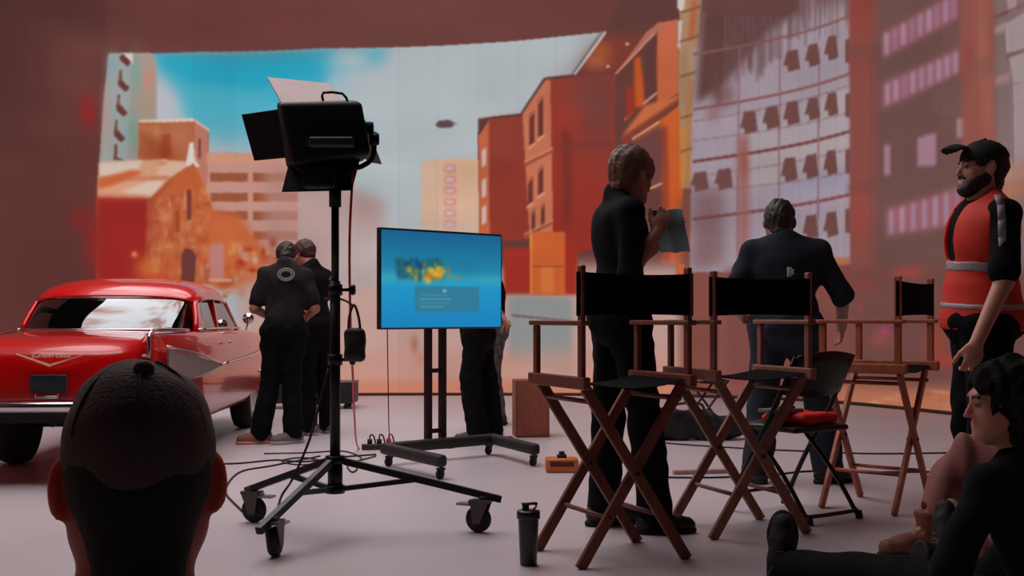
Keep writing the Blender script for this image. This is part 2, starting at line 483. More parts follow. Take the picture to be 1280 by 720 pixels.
# church: roof, gable, wall
P([(124, 203), (204, 199), (240, 203), (213, 222), (186, 248), (121, 247)], (206, 150, 118))
for pts, c in (([(124, 204), (180, 200), (170, 214), (124, 221)], (206, 186, 172)), ([(160, 222), (215, 222), (190, 245), (122, 247), (126, 240)], (210, 150, 120)),
               ([(124, 224), (165, 212), (180, 216), (140, 232), (122, 236)], (198, 92, 50)), ([(150, 240), (186, 226), (206, 224), (192, 246)], (212, 184, 170)), ([(202, 201), (240, 204), (214, 222), (196, 218)], (212, 170, 150)), ([(122, 222), (212, 221), (212, 224), (122, 225)], (170, 100, 70))):
    P(pts, c, soft=2)
Bl(203, 204, 6, 3, (200, 120, 80), .8)
P([(237, 178), (242, 178), (244, 200), (250, 208), (240, 210), (232, 206)], (214, 200, 194), soft=1)
P([(121, 247), (188, 248), (214, 222), (242, 204), (258, 236), (266, 262), (266, 356), (121, 356)], (186, 92, 52))
P([(121, 247), (188, 248), (184, 356), (121, 356)], (150, 36, 32), soft=3)
for i in range(210):
    x = rs.uniform(186, 262); y = rs.uniform(max(228, 230 + abs(x - 238) * .45), 350)
    Bl(x, y, rs.uniform(1.5, 6), rs.uniform(2, 8), rs.choice([(198, 122, 82), (168, 72, 44), (206, 150, 120), (150, 60, 42), (184, 100, 64)]), .4)
P([(186, 250), (214, 224), (216, 226), (190, 256), (188, 356), (180, 356)], (160, 70, 48), soft=2, alpha=.7)
Rr(234, 237, 239, 275, (124, 58, 48), soft=1); Rr(219, 262, 225, 290, (160, 70, 36), soft=1); P([(227, 318), (232, 310), (240, 312), (245, 320), (243, 356), (226, 356)], (108, 56, 54), soft=1)
Bl(180, 335, 16, 14, (206, 120, 50), .7); Bl(150, 330, 22, 26, (150, 34, 30), .9); Bl(168, 318, 4, 4, (220, 140, 90), .8); Bl(200, 350, 20, 8, (190, 60, 40), .8)
Bl(110, 140, 10, 22, (150, 38, 34), .95); Bl(100, 275, 12, 14, (135, 38, 34), .8); Bl(112, 190, 8, 26, (112, 50, 46), .6); Bl(118, 300, 14, 40, (140, 38, 34), .85)
P([(262, 262), (300, 270), (330, 310), (330, 365), (262, 360)], (190, 96, 56), soft=4)
for i in range(60):
    Bl(rs.uniform(255, 345), rs.uniform(300, 372), rs.uniform(2, 8), rs.uniform(2, 7), rs.choice([(206, 140, 80), (168, 70, 40), (200, 110, 50), (190, 150, 140), (150, 40, 30)]), .65)
Rr(262, 305, 280, 350, (182, 120, 112), soft=2); Ln((262, 350), (290, 350), 3, (206, 150, 120), soft=1)
# distant pale building under the clouds
P([(528, 202), (560, 198), (600, 200), (600, 300), (526, 300)], (206, 166, 140)); Bl(540, 225, 12, 20, (206, 178, 158), .6); Bl(585, 215, 12, 14, (204, 160, 120), .6)
for y in range(206, 292, 14): Rr(556, y, 569, y + 9, (202, 120, 110), soft=2); Rr(558, y + 2, 567, y + 7, (190, 172, 186), soft=1)
P([(420, 290), (600, 280), (600, 360), (420, 360)], (186, 176, 178), soft=14, alpha=.6)
# row of red houses
P([(598, 168), (611, 148), (655, 143), (664, 300), (600, 300)], (142, 54, 42)); P([(598, 168), (611, 148), (612, 300), (600, 300)], (186, 96, 66)); Ln((598, 168), (611, 148), 1.5, (60, 52, 54)); Ln((611, 148), (654, 143), 1.6, (80, 52, 50))
for y in (190, 228, 262): P([(602, y - 2), (608, y - 6), (608, y + 16), (602, y + 20)], (196, 176, 168), soft=1)
P([(612, 150), (654, 145), (660, 200), (614, 200)], (136, 62, 50), soft=5, alpha=.6)
P([(653, 141), (682, 99), (770, 90), (790, 300), (664, 330)], (142, 56, 46), col2=(150, 46, 36)); P([(653, 141), (682, 99), (688, 97), (692, 330), (664, 330)], (190, 110, 80))
Ln((652, 142), (681, 99), 1.6, (90, 76, 74)); Ln((681, 99), (770, 90), 1.6, (86, 62, 58)); Bl(715, 145, 22, 36, (160, 54, 42), .7); Bl(745, 130, 26, 60, (112, 64, 58), .85); Bl(735, 120, 40, 16, (118, 62, 56), .6)
for (x, y, w_, h_) in ((662, 140, 6, 42), (673, 122, 6, 50), (660, 222, 6, 34), (673, 208, 6, 36), (664, 262, 5, 30), (676, 255, 5, 30)):
    P([(x, y + 8), (x + w_, y), (x + w_, y + h_ - 4), (x, y + h_)], (108, 50, 46)); Ln((x - 2, y + h_ + 4), (x + w_ + 2, y + h_ - 3), 1.8, (212, 150, 124)); Ln((x - 1, y + 6), (x + w_, y - 2), 1.5, (150, 80, 64))
for y in (196, 286): P([(655, y + 8), (691, y - 10), (691, y - 6), (656, y + 13)], (150, 76, 56)); Ln((655, y + 7), (691, y - 11), 1.3, (206, 130, 100))
P([(702, 164), (712, 162), (716, 250), (706, 300)], (112, 44, 40), soft=3, alpha=.8); P([(696, 180), (770, 176), (770, 184), (696, 188)], (112, 54, 48), soft=3, alpha=.7)
# big brown-orange block behind the man
P([(757, 39), (848, 25), (856, 330), (766, 330), (770, 93), (716, 93)], (104, 60, 55))
P([(755, 42), (800, 48), (778, 90), (720, 92)], (124, 58, 50), soft=3); Bl(745, 76, 16, 12, (170, 96, 60), .8); Bl(752, 62, 12, 10, (162, 84, 44), .8); Ln((757, 40), (718, 93), 2.5, (196, 190, 188)); Ln((752, 40), (717, 90), 1, (70, 110, 120))
Bl(784, 55, 2.5, 2, (214, 160, 140), .9); Bl(760, 83, 2.5, 2, (214, 160, 140), .9)
P([(821, 29), (848, 24), (850, 115), (822, 132), (819, 80), (822, 44)], (188, 100, 74), soft=1, col2=(190, 96, 56)); P([(770, 92), (808, 40), (824, 28), (830, 34), (815, 46)], (170, 104, 88), soft=1); Ln((769, 93), (818, 42), 1.6, (206, 144, 124))
P([(793, 74), (800, 70), (804, 100), (806, 132), (793, 136)], (190, 84, 36), soft=2); P([(806, 58), (820, 45), (821, 116), (808, 124)], (98, 58, 56), soft=2); Ln((804, 130), (821, 116), 1.8, (216, 160, 136)); Ln((781, 150), (790, 140), 1.5, (200, 130, 110))
P([(776, 172), (850, 118), (850, 128), (790, 174), (778, 186)], (130, 60, 46), soft=1); P([(806, 132), (850, 118), (850, 122), (776, 172)], (196, 104, 64), soft=2)
P([(784, 110), (792, 108), (794, 140), (782, 150)], (150, 52, 38), soft=2)
P([(790, 176), (851, 130), (856, 330), (830, 330), (832, 160), (812, 172), (800, 180)], (196, 92, 44), soft=1, col2=(186, 80, 34)); P([(788, 176), (828, 154), (832, 240), (820, 236), (784, 240)], (112, 66, 64), soft=3); Ln((790, 174), (824, 152), 1.7, (218, 164, 130)); Ln((812, 236), (830, 228), 1.8, (224, 166, 120)); P([(828, 160), (834, 156), (838, 330), (826, 330)], (150, 64, 44), soft=2)
# street level, centre
P([(300, 352), (720, 330), (900, 330), (900, 500), (300, 500)], (186, 150, 142), soft=8)
P([(420, 330), (480, 328), (480, 360), (420, 360)], (176, 158, 158), soft=6)
P([(630, 310), (722, 310), (722, 369), (630, 369)], (158, 46, 34), soft=2); P([(664, 290), (706, 290), (706, 369), (664, 369)], (196, 92, 46), soft=1); Rr(676, 332, 692, 366, (206, 112, 56), soft=2); Ln((664, 333), (706, 333), 2, (150, 70, 44)); Ln((664, 290), (664, 369), 2, (206, 130, 60))
P([(634, 369), (716, 372), (716, 470), (634, 450)], (140, 142, 142), soft=3); Ln((640, 394), (716, 402), 2, (110, 84, 80), soft=1)
Bl(518, 432, 5, 12, (160, 90, 60), .7); Bl(526, 450, 5, 8, (170, 84, 50), .6)
P([(300, 440), (850, 440), (850, 496), (300, 500)], (190, 136, 122), soft=8, alpha=.7); P([(300, 478), (1000, 480), (1000, 506), (300, 500)], (196, 118, 92), soft=4, alpha=.75)
P([(850, 250), (905, 250), (905, 500), (850, 500)], (122, 66, 56), soft=5, alpha=.9); P([(846, 330), (856, 330), (856, 376), (846, 376)], (196, 90, 50), soft=1)
# yellow stone column and curtain-wall tower
P([(850, 0), (878, -5), (872, 110), (866, 235), (852, 235), (848, 110)], (164, 128, 98), soft=1); P([(846, -10), (857, -10), (855, 12), (851, 15), (847, 10)], (196, 186, 180)); P([(848, 26), (853, 26), (850, 62), (847, 58)], (190, 178, 172))
for pts, c in (([(864, 0), (872, 0), (868, 50), (860, 52)], (176, 84, 56)), ([(858, 90), (866, 90), (862, 235), (855, 235)], (168, 110, 70)), ([(866, 60), (876, 58), (872, 100), (864, 100)], (160, 140, 136)), ([(852, 60), (860, 58), (858, 130), (850, 130)], (156, 120, 92)), ([(850, 160), (858, 160), (856, 235), (850, 235)], (190, 120, 50))):
    P(pts, c, soft=2, alpha=.8)
for y in (16, 52, 96, 148, 190): Ln((850, y), (876, y - 8), 2, (128, 84, 60), soft=1)
P([(879, 15), (1064, -80), (1064, 322), (960, 340), (862, 340), (866, 130)], (158, 144, 152), col2=(160, 146, 158))
P([(878, 0), (1010, -40), (1000, 12), (960, 40), (935, 70), (905, 106), (870, 130)], (98, 64, 61), soft=4); Bl(905, 118, 14, 16, (108, 66, 64), .7); P([(876, -40), (1066, -90), (1064, 0), (990, 10), (930, 40)], (104, 68, 66), soft=8, alpha=.9); Bl(892, 146, 10, 14, (140, 84, 84), .7); P([(862, 235), (905, 235), (905, 330), (862, 340)], (120, 84, 84), soft=8, alpha=.8)
for i in range(26):
    x = rs.uniform(884, 1010); y = 128 - (x - 884) * .78; Ln((x, y - 30), (x, y + rs.uniform(0, 22)), rs.uniform(2, 5), (104, 68, 66), soft=2, alpha=.6)
for i in range(40):
    x = rs.uniform(1000, 1062); Ln((x, -10), (x, rs.uniform(20, 60)), 2, rs.choice([(120, 92, 98), (140, 118, 128), (108, 76, 76)]), soft=1, alpha=.4)
for i in range(46):
    x = 868 + i * 4.3; Ln((x, 130 if x < 905 else 20), (x - 4 + rs.uniform(-1, 1), 322), 1.2, (138, 116, 128), alpha=.35)
P([(930, 150), (1062, 110), (1062, 180), (930, 205)], (168, 158, 160), soft=4, alpha=.6); P([(936, 190), (1062, 165), (1062, 210), (936, 235)], (172, 158, 154), soft=4, alpha=.5); P([(975, 225), (1064, 205), (1064, 235), (975, 250)], (146, 142, 164), soft=5, alpha=.6); P([(870, 150), (925, 140), (925, 190), (868, 198)], (162, 148, 162), soft=3, alpha=.5)
def wl(x, y): return y            # floor lines of the tower climb to the right
for (y0, y1, wd, c) in ((137, 92, 2.4, (130, 78, 76)), (202, 164, 3.0, (116, 58, 60)), (274, 243, 3.0, (122, 66, 68)), (68, 20, 2.4, (130, 84, 82)), (176, 140, 1.0, (140, 110, 118)), (152, 106, 1.0, (136, 104, 112)), (221, 186, 1.0, (140, 108, 116)), (240, 215, 1.0, (140, 108, 116))):
    Ln((866, y0), (1063, y1), wd, c)
for x in (924, 975, 1024): Ln((x, 60), (x - 2, 325), 1.4, (136, 96, 104))
for row in ([(928, 138, 18, 30), (956, 132, 18, 30), (982, 126, 17, 31), (1009, 121, 15, 30), (1033, 115, 14, 31)], [(979, 196, 17, 32), (1006, 192, 16, 32), (1032, 187, 14, 33)], [(866, 214, 19, 26), (896, 210, 19, 28)], [(1006, 268, 16, 32), (1032, 264, 15, 33)], [(982, 62, 17, 28), (1009, 54, 15, 30), (1033, 44, 14, 32)]):
    for (x, y, w_, h_) in row:
        P([(x + 2, y + 2), (x + w_ - 2, y), (x + w_ + 1, y + h_ - 4), (x + 3, y + h_), (x + 2, y + h_ - 8), (x - 3, y + h_ - 8)], (112, 72, 68), soft=1)
for y in (50, 118, 188, 262): P([(1057, y), (1064, y - 3), (1064, y + 30), (1057, y + 28)], (116, 74, 70), soft=1)
P([(921, 170), (936, 168), (938, 340), (922, 340)], (150, 92, 88), soft=3, alpha=.75); Bl(930, 205, 5, 20, (150, 76, 64), .7)
P([(1008, 322), (1064, 322), (1066, 331), (1006, 335)], (168, 112, 78), soft=1)
P([(905, 335), (1066, 335), (1066, 500), (905, 500)], (126, 70, 64), soft=5, alpha=.8)
# red piers and dark bay with curtains
P([(1061, -80), (1098, -80), (1099, 340), (1063, 340)], (138, 70, 62), soft=2, col2=(132, 76, 70)); Bl(1080, 15, 16, 26, (138, 64, 54), .9); Bl(1075, 270, 10, 45, (150, 68, 60), .8); P([(1060, 60), (1100, 56), (1100, 66), (1060, 70)], (118, 72, 66), soft=3, alpha=.8); P([(1060, 232), (1100, 228), (1100, 238), (1060, 240)], (112, 68, 64), soft=3, alpha=.8); P([(1088, -80), (1100, -80), (1101, 340), (1090, 340)], (116, 74, 69), soft=2, alpha=.5)
P([(1098, -80), (1204, -80), (1204, 345), (1100, 345)], (110, 77, 73), soft=3)
def curtain(pts, n, x0, x1):
    P(pts, (150, 92, 104), soft=3)
    ys = [p[1] for p in pts]
    for i in range(n):
        x = x0 + (x1 - x0) * (i + .5) / n; t = (x - x0) / (x1 - x0)
        yt = pts[0][1] * (1 - t) + pts[1][1] * t; yb = pts[-1][1] * (1 - t) + pts[2][1] * t
        Rr(x - 3, yt + 3, x + 3, yb - 3, rs.choice([(156, 126, 146), (164, 130, 148), (150, 108, 130)]), soft=2, alpha=.9)
curtain([(1103, 42), (1198, -12), (1198, 22), (1103, 74)], 9, 1103, 1198)
curtain([(1103, 104), (1200, 60), (1200, 92), (1103, 136)], 9, 1104, 1200)
P([(1166, 112), (1204, 92), (1204, 150), (1166, 140)], (112, 82, 80), soft=2)
curtain([(1107, 262), (1204, 232), (1204, 280), (1107, 296)], 7, 1107, 1204); P([(1150, 300), (1204, 278), (1204, 310), (1150, 310)], (108, 76, 72), soft=2)
Rr(1105, 181, 1113, 219, (158, 116, 136), soft=2); P([(1147, 172), (1170, 166), (1170, 207), (1147, 208)], (158, 118, 132), soft=2); Rr(1196, 148, 1206, 172, (158, 124, 136), soft=2)
P([(1198, -80), (1244, -80), (1246, 200), (1250, 340), (1206, 340)], (140, 80, 71), soft=3); Bl(1228, 60, 9, 60, (160, 98, 82), .7); Bl(1210, 70, 8, 20, (142, 66, 58), .7); Bl(1236, 130, 8, 40, (158, 94, 80), .7); P([(1205, 78), (1245, 70), (1245, 92), (1205, 92)], (128, 82, 76), soft=5, alpha=.6)
P([(1243, -80), (1330, -80), (1330, 345), (1246, 345)], (126, 103, 101), soft=3)
P([(1256, 30), (1320, -10), (1320, 55), (1258, 66)], (162, 144, 144), soft=1); P([(1243, 34), (1258, 26), (1256, 40), (1244, 42)], (160, 132, 130), soft=2); P([(1262, 72), (1320, 50), (1320, 98), (1266, 104)], (160, 142, 142), soft=1); P([(1266, 106), (1320, 88), (1320, 200), (1268, 210)], (158, 138, 140), soft=1)
P([(1258, -10), (1272, -14), (1270, 12), (1260, 14)], (158, 136, 140), soft=1); P([(1244, 98), (1262, 90), (1262, 102), (1244, 106)], (156, 118, 116), soft=2); Ln((1242, 22), (1320, -14), 2, (118, 66, 64)); Ln((1258, 71), (1320, 46), 2, (118, 70, 68)); Bl(1268, 235, 20, 16, (170, 108, 84), .9); P([(1245, 205), (1320, 196), (1320, 222), (1246, 226)], (166, 124, 110), soft=3)
for i in range(14): Ln((1262 + i * 4, 0), (1264 + i * 4, 205), 1.2, (140, 118, 122), alpha=.4)
# lower right: brown wall, soft red and magenta patches, warm foot
P([(1064, 335), (1320, 335), (1320, 505), (1064, 505)], (110, 70, 66), soft=8, alpha=.8)
for (x, y, rx, ry, c, a) in ((1135, 340, 22, 8, (160, 66, 62), .8), (1080, 355, 16, 12, (140, 62, 58), .7), (1162, 372, 5, 10, (150, 80, 88), .7), (1156, 380, 5, 6, (160, 82, 92), .6), (1106, 415, 8, 7, (172, 60, 110), .7), (1075, 385, 4, 10, (150, 60, 80), .6), (1100, 425, 14, 10, (160, 74, 64), .5), (1170, 425, 14, 22, (150, 66, 52), .8), (1180, 450, 20, 10, (160, 62, 50), .8), (1035, 345, 20, 14, (156, 62, 54), .7), (1210, 360, 10, 30, (120, 66, 60), .6)):
    Bl(x, y, rx, ry, c, a)
P([(1040, 478), (1320, 496), (1320, 545), (1040, 512)], (182, 112, 84), soft=6, alpha=.85)
for i in range(22): Bl(rs.uniform(1045, 1280), rs.uniform(488, 510), rs.uniform(6, 18), rs.uniform(2, 5), rs.choice([(206, 140, 100), (160, 82, 60), (190, 104, 70)]), .5)
# module seams and the faint uneven brightness of the tiles
g = np.random.RandomState(5)
tile = 1 + 0.006 * g.normal(size=(160, 20))
ti = (Uc / 0.5).astype(int) % 160; tj = (Zc / 1.0).astype(int) % 20
W.C *= tile[ti][:, tj][..., None]
fr = np.abs((Uc / 0.5) % 1 - 0.5) * 0.5
W.C *= np.where(0.25 - fr < 0.008, 0.975, 1.0)[:, None, None]
lo = g.normal(size=(60, 26)); lo = np.stack([np.interp(Uc, np.linspace(0, AL[-1], 60), lo[:, j]) for j in range(26)], 1)
lo = np.stack([np.interp(Zc, np.linspace(0, 6, 26), lo[i]) for i in range(len(Uc))], 0)
W.C *= (1 + 0.02 * lo)[..., None]
W.C *= (0.905 + 0.09 * np.clip(W.C.max(axis=2) / 180, 0, 1))[..., None]

XY = np.stack([np.interp(Uc, AL, FP[:, 0]), np.interp(Uc, AL, FP[:, 1])], 1)
nu, nz = len(Uc), len(Zc)
V = np.zeros((nu, nz, 3)); V[..., :2] = XY[:, None, :]; V[..., 2] = Zc[None, :]
ii = (np.arange(nu - 1)[:, None] * nz + np.arange(nz - 1)[None, :]).ravel()
Q = np.stack([ii, ii + nz, ii + nz + 1, ii + 1], 1)
root = empty('video_wall', (0, 14.1, 0), 0, 'huge curved video wall showing a sunlit city street under a blue sky, standing round the back of the stage', 'video wall')
V0 = V.reshape(-1, 3) - np.array([0, 14.1, 0])
scr = raw('screen', V0, Q, screen_mat('video_wall_picture'), root)
ca = scr.data.color_attributes.new('screen_colour', 'FLOAT_COLOR', 'POINT')
ca.data.foreach_set('color', np.concatenate([lin(np.clip(W.C, 0, 255)).reshape(-1, 3), np.ones((nu * nz, 1))], 1).astype(np.float32).ravel())
# cabinet backs give the wall its real thickness; a low dark skirt closes the foot
tan = np.gradient(XY, axis=0); tan /= np.linalg.norm(tan, axis=1)[:, None]; nor = np.stack([-tan[:, 1], tan[:, 0]], 1)
def strip(name, off0, off1, z0, z1, m, step=12):
    X = XY[::step]; N = nor[::step]
    a = np.c_[X + N * off0, np.full(len(X), z0)]; b = np.c_[X + N * off1, np.full(len(X), z0)]
    c = np.c_[X + N * off1, np.full(len(X), z1)]; d = np.c_[X + N * off0, np.full(len(X), z1)]
    n = len(X); Vv = np.concatenate([a, b, c, d]) - np.array([0, 14.1, 0]); Fq = []
    for i in range(n - 1):
        for s_ in range(4):
            s2 = (s_ + 1) % 4; Fq.append((s_ * n + i, s_ * n + i + 1, s2 * n + i + 1, s2 * n + i))
    Fq += [(0, n, 2 * n, 3 * n), (n - 1, 4 * n - 1, 3 * n - 1, 2 * n - 1)]
    return raw(name, Vv, Fq, m, root, smooth=False)
strip('cabinet_back', 0.02, 0.12, 0, 6.0, mat('cabinet_black', (16, 16, 17), .7))
strip('foot_trim', -0.03, 0.012, 0, 0.035, mat('foot_trim', (70, 34, 30), .6))

# ------------------------------------------------------------------ overhead light panel of the stage (gives the light from above)
def ceiling_light():
    m = bpy.data.materials.new('overhead_panel_glow'); m.use_nodes = True
    n = m.node_tree.nodes; L = m.node_tree.links; n.clear()
    out = n.new('ShaderNodeOutputMaterial'); e = n.new('ShaderNodeEmission')
    tc = n.new('ShaderNodeTexCoord'); nzz = n.new('ShaderNodeTexNoise'); nzz.inputs['Scale'].default_value = 0.7
    nzz.inputs['Detail'].default_value = 3
    L.new(tc.outputs['Object'], nzz.inputs['Vector'])
    r = n.new('ShaderNodeValToRGB'); el = r.color_ramp.elements
    el[0].position = 0.40; el[0].color = (0.50, 0.30, 0.27, 1); el[1].position = 0.56; el[1].color = (0.82, 0.83, 0.88, 1)
    x = el.new(0.47); x.color = (0.70, 0.60, 0.60, 1)
    L.new(nzz.outputs['Fac'], r.inputs['Fac']); L.new(r.outputs['Color'], e.inputs['Color'])
    e.inputs['Strength'].default_value = 4.2
    L.new(e.outputs[0], out.inputs['Surface'])
    return m
bm = bmesh.new(); box(bm, (-2.1, 8.1, 5.75), (5.2, 8.0, 0.1))
tag(obj('ceiling', bm, ceiling_light(), smooth=False), kind='structure')
# ------------------------------------------------------------------ people
def npv(v): return np.array([v[0], v[1], v[2]], float)
def yawR(a):
    c, s = math.cos(a), math.sin(a); return np.array([[c, -s, 0], [s, c, 0], [0, 0, 1.0]])
def pitchR(a):      # positive looks down
    c, s = math.cos(-a), math.sin(-a); return np.array([[1, 0, 0], [0, c, -s], [0, s, c]])
def rollR(a):
    c, s = math.cos(a), math.sin(a); return np.array([[c, 0, s], [0, 1, 0], [-s, 0, c]])

SKIN = lambda n='skin', c=(176, 120, 98): mat(n, c, .5, sss=.35, var=.06, scale=20)

def standing(H=1.75, lean=0.0, spread=0.1, broad=1.0):
    """upright joints, facing +y, feet on z=0"""
    k = H / 1.75
    J = dict(head=(0, .03 + lean * .55, 1.615), neck=(0, -.01 + lean * .42, 1.475), chest=(0, lean * .32, 1.29), waist=(0, lean * .12, 1.08), pelvis=(0, 0, .95))
    for s, n in ((-1, 'L'), (1, 'R')):
        J['sh' + n] = (s * .172 * broad, -.01 + lean * .38, 1.415)
        J['el' + n] = (s * .25 * broad, -.03 + lean * .3, 1.13); J['wr' + n] = (s * .255 * broad, .08 + lean * .3, .89)
        J['hip' + n] = (s * .09, 0, .92); J['kn' + n] = (s * (spread * .9), .02, .5); J['an' + n] = (s * spread, -.03, .085)
        J['toe' + n] = (s * (spread + .03), .14, .03)
    return {a: np.array(b, float) * k for a, b in J.items()}

def place(J, loc, yaw):
    R = yawR(yaw); o = np.array([loc[0], loc[1], 0.0])
    return {a: R @ b + o for a, b in J.items()}

def torso_frame(J):
    x = J['shR'] - J['shL']; x /= np.linalg.norm(x)
    z = J['neck'] - J['pelvis']; z /= np.linalg.norm(z)
    y = np.cross(z, x); y /= np.linalg.norm(y); z = np.cross(x, y)
    return np.stack([x, y, z], 1)

def bounds(J, names, pad):
    A = np.array([J[n] for n in names]); return A.min(0) - pad, A.max(0) + pad

def torso(S, J, T, e=0.0, b=1.0, belly=1.0, k=.05):
    S.ell(J['chest'], (.158 * b + e, .105 * b + e, .17 + e), T, k)
    S.ell((J['chest'] + J['neck'] + J['shL'] * .5 + J['shR'] * .5) / 3 + T @ np.array([0, -.01, -.02]), (.16 * b + e, .085 * b + e, .09 + e), T, k)
    S.ell(J['waist'], (.135 * b + e, .10 * b * belly + e, .15 + e), T, k)
    S.ell(J['pelvis'], (.158 * b + e, .115 * b * belly + e, .125 + e), T, k)
    for n in 'LR':
        S.cone(J['neck'] + T @ np.array([0, 0, -.05]), J['sh' + n], .055 * b + e, .046 * b + e * .6, k * .8)
        S.cone(J['neck'] + T @ np.array([0, -.015, .035]), J['neck'] * .5 + J['sh' + n] * .5 + T @ np.array([0, -.01, .01]), .046 + e * .5, .038 + e * .5, .03)

def arm(S, J, n, e=0.0, b=1.0, upto=2.0, k=.02):
    a, m_, w_ = J['sh' + n], J['el' + n], J['wr' + n]
    if upto <= 1: m2 = a + (m_ - a) * upto; S.cone(a, m2, .047 * b + e * .6, .044 * b + e * 1.3, .035); return
    S.cone(a, m_, .047 * b + e * .6, .038 * b + e, .035)
    w2 = m_ + (w_ - m_) * (upto - 1); S.cone(m_, w2, .038 * b + e, (.027 if upto >= 2 else .033) * b + e * 1.1, k)

def leg(S, J, n, e=0.0, b=1.0, wide=0.0, k=.035):
    S.cone(J['hip' + n], J['kn' + n], .088 * b + e, .056 * b + e, k)
    S.cone(J['kn' + n], J['an' + n], .053 * b + e + wide * .4, (.036 if e else .030) * b + e + wide, .02)

def head(S, c, R, s=1.0):
    f = lambda p: c + R @ (np.array(p, float) * s)
    S.ell(f((0, -.018, .03)), np.array((.074, .095, .085)) * s, R, .01)
    S.ell(f((0, .022, -.03)), np.array((.060, .066, .082)) * s, R, .03)
    S.cone(f((0, .0, -.06)), f((0, .064, -.094)), .048 * s, .026 * s, .03)
    for q in (-1, 1):
        S.cone(f((q * .045, .0, -.045)), f((q * .022, .062, -.088)), .022 * s, .02 * s, .03)
        S.ell(f((q * .04, .055, -.022)), np.array((.022, .02, .018)) * s, R, .02)      # cheekbones
    S.cone(f((-.032, .076, .026)), f((.032, .076, .026)), .013 * s, .013 * s, .018)     # brow
    for q in (-1, 1):
        S.ell(f((q * .031, .098, .004)), np.array((.017, .018, .012)) * s, R, .012, op='sub')
        S.ell(f((q * .031, .071, .003)), np.array((.013, .013, .011)) * s, R, .004)
    S.cone(f((0, .084, .012)), f((0, .108, -.028)), .0075 * s, .0095 * s, .012)           # nose
    for q in (-1, 1): S.ell(f((q * .012, .096, -.032)), np.array((.0075, .009, .0065)) * s, R, .007)
    S.cone(f((-.018, .087, -.053)), f((.018, .087, -.053)), .007 * s, .007 * s, .009)    # lips
    S.cone(f((-.015, .086, -.065)), f((.015, .086, -.065)), .008 * s, .008 * s, .009)
    S.rbox(f((0, .1, -.059)), np.array((.018, .006, .0012)) * s, R, .001, .002, 'sub')
    S.ell(f((0, .078, -.09)), np.array((.02, .016, .014)) * s, R, .016)
    for q in (-1, 1):                                                                 # ears
        E = R @ yawR(q * .45)
        S.ell(f((q * .077, -.012, -.002)), np.array((.011, .021, .034)) * s, E, .01)
        S.ell(f((q * .089, -.004, .002)), np.array((.008, .012, .021)) * s, E, .005, op='sub')

def hand(S, wr, d, n, side, s=1.0, curl=.45, spread=.12):
    """palm, four fingers of unequal length with knuckles, thumb leaving the side of the palm. n = palm normal"""
    d = d / np.linalg.norm(d); n = n - d * (n @ d); n /= np.linalg.norm(n); x = np.cross(d, n) * side   # x points to the thumb side
    R = np.stack([x, n, d], 1)
    S.ell(wr + d * .048 * s, np.array((.041, .016, .052)) * s, R, .014)
    for i, (off, L) in enumerate(((.028, .074), (.010, .082), (-.009, .076), (-.027, .060))):
        p = wr + d * .088 * s + x * off * s; a = .12; dd = d + x * (off * spread * 18 * .1)
        for j, fr in enumerate((.45, .31, .24)):
            a += curl * (1.0 + .12 * i) * (1 if j else .7)
            v = dd * math.cos(a) + n * math.sin(a); q = p + v * L * fr * s
            S.cone(p, q, (.0088 - j * .0008) * s, (.0082 - j * .0008) * s, .003); p = q
    p = wr + d * .02 * s + x * .03 * s; v = d * .8 + x * .45 + n * .32
    for L, r in ((.04, .012), (.032, .0098), (.025, .0088)):
        v = v / np.linalg.norm(v); q = p + v * L * s; S.cone(p, q, r * s, r * .92 * s, .008); p = q; v = v * .8 + d * .35 + n * .12

def shoe_sdf(S, f, R, s, boot, part):
    if part == 'upper':
        S.cone(f((0, -.045, .045)), f((.004, .15, .038)), .044 * s, .036 * s, .02)
        S.cone(f((0, .03, .05)), f((0, .1, .042)), .042 * s, .042 * s, .02)
        S.cone(f((0, -.035, .06)), f((0, -.02, .15 if boot else .095)), .045 * s, (.05 if boot else .042) * s, .03)
        S.keep(f((0, 0, .012)), R @ np.array([0, 0, -1.0])); S.keep(f((0, 0, .165 if boot else .105)), R @ np.array([0, 0, 1.0]), .006)
        S.wrinkle(.002, 60, 3)
    else:
        S.ell(f((0, -.045, .014)), np.array((.043, .055, .05)) * s, R, .0); S.ell(f((.002, .12, .014)), np.array((.049, .075, .05)) * s, R, .03); S.rbox(f((0, .04, .014)), np.array((.04, .09, .03)) * s, R, .02, .03)
        S.keep(f((0, 0, 0)), R @ np.array([0, 0, -1.0]), .003); S.keep(f((0, 0, .026)), R @ np.array([0, 0, 1.0]), .004)

def shoe(root, org, an, toe, mu, ms, up=None, boot=False, s=1.0, laces=None, base=None, h=.006):
    y = toe - an; z = np.array([0, 0, 1.0]) if up is None else np.array(up, float); z = z / np.linalg.norm(z)
    y = y - z * (y @ z); y /= np.linalg.norm(y); x = np.cross(y, z); R = np.stack([x, y, z], 1)
    c = an.copy() - z * .085 * s
    if base is not None: c = np.array(base, float)
    elif up is None: c[2] = 0.0
    f = lambda p: c + R @ (np.array(p, float) * s)
    o = None
    for part, m in (('upper', mu), ('sole', ms)):
        pts = np.array([f((sx, sy, sz)) for sx in (-.08, .08) for sy in (-.13, .22) for sz in (-.02, .19)])
        S = SDF(pts.min(0), pts.max(0), h); shoe_sdf(S, f, R, s, boot, part)
        if part == 'upper': o = S.make('shoe', m, root, org)
        else: S.make('sole', m, o, org)
    if laces:
        bm = bmesh.new()
        for i in range(4):
            yy = .035 + i * .022; zz = .097 - i * .007
            tube(bm, [Vector(f((-.03, yy, zz - .016)) - org), Vector(f((0, yy + .006, zz)) - org), Vector(f((.03, yy, zz - .016)) - org)], .003, 6, smooth=4)
        obj('laces', bm, laces, o)
    return o

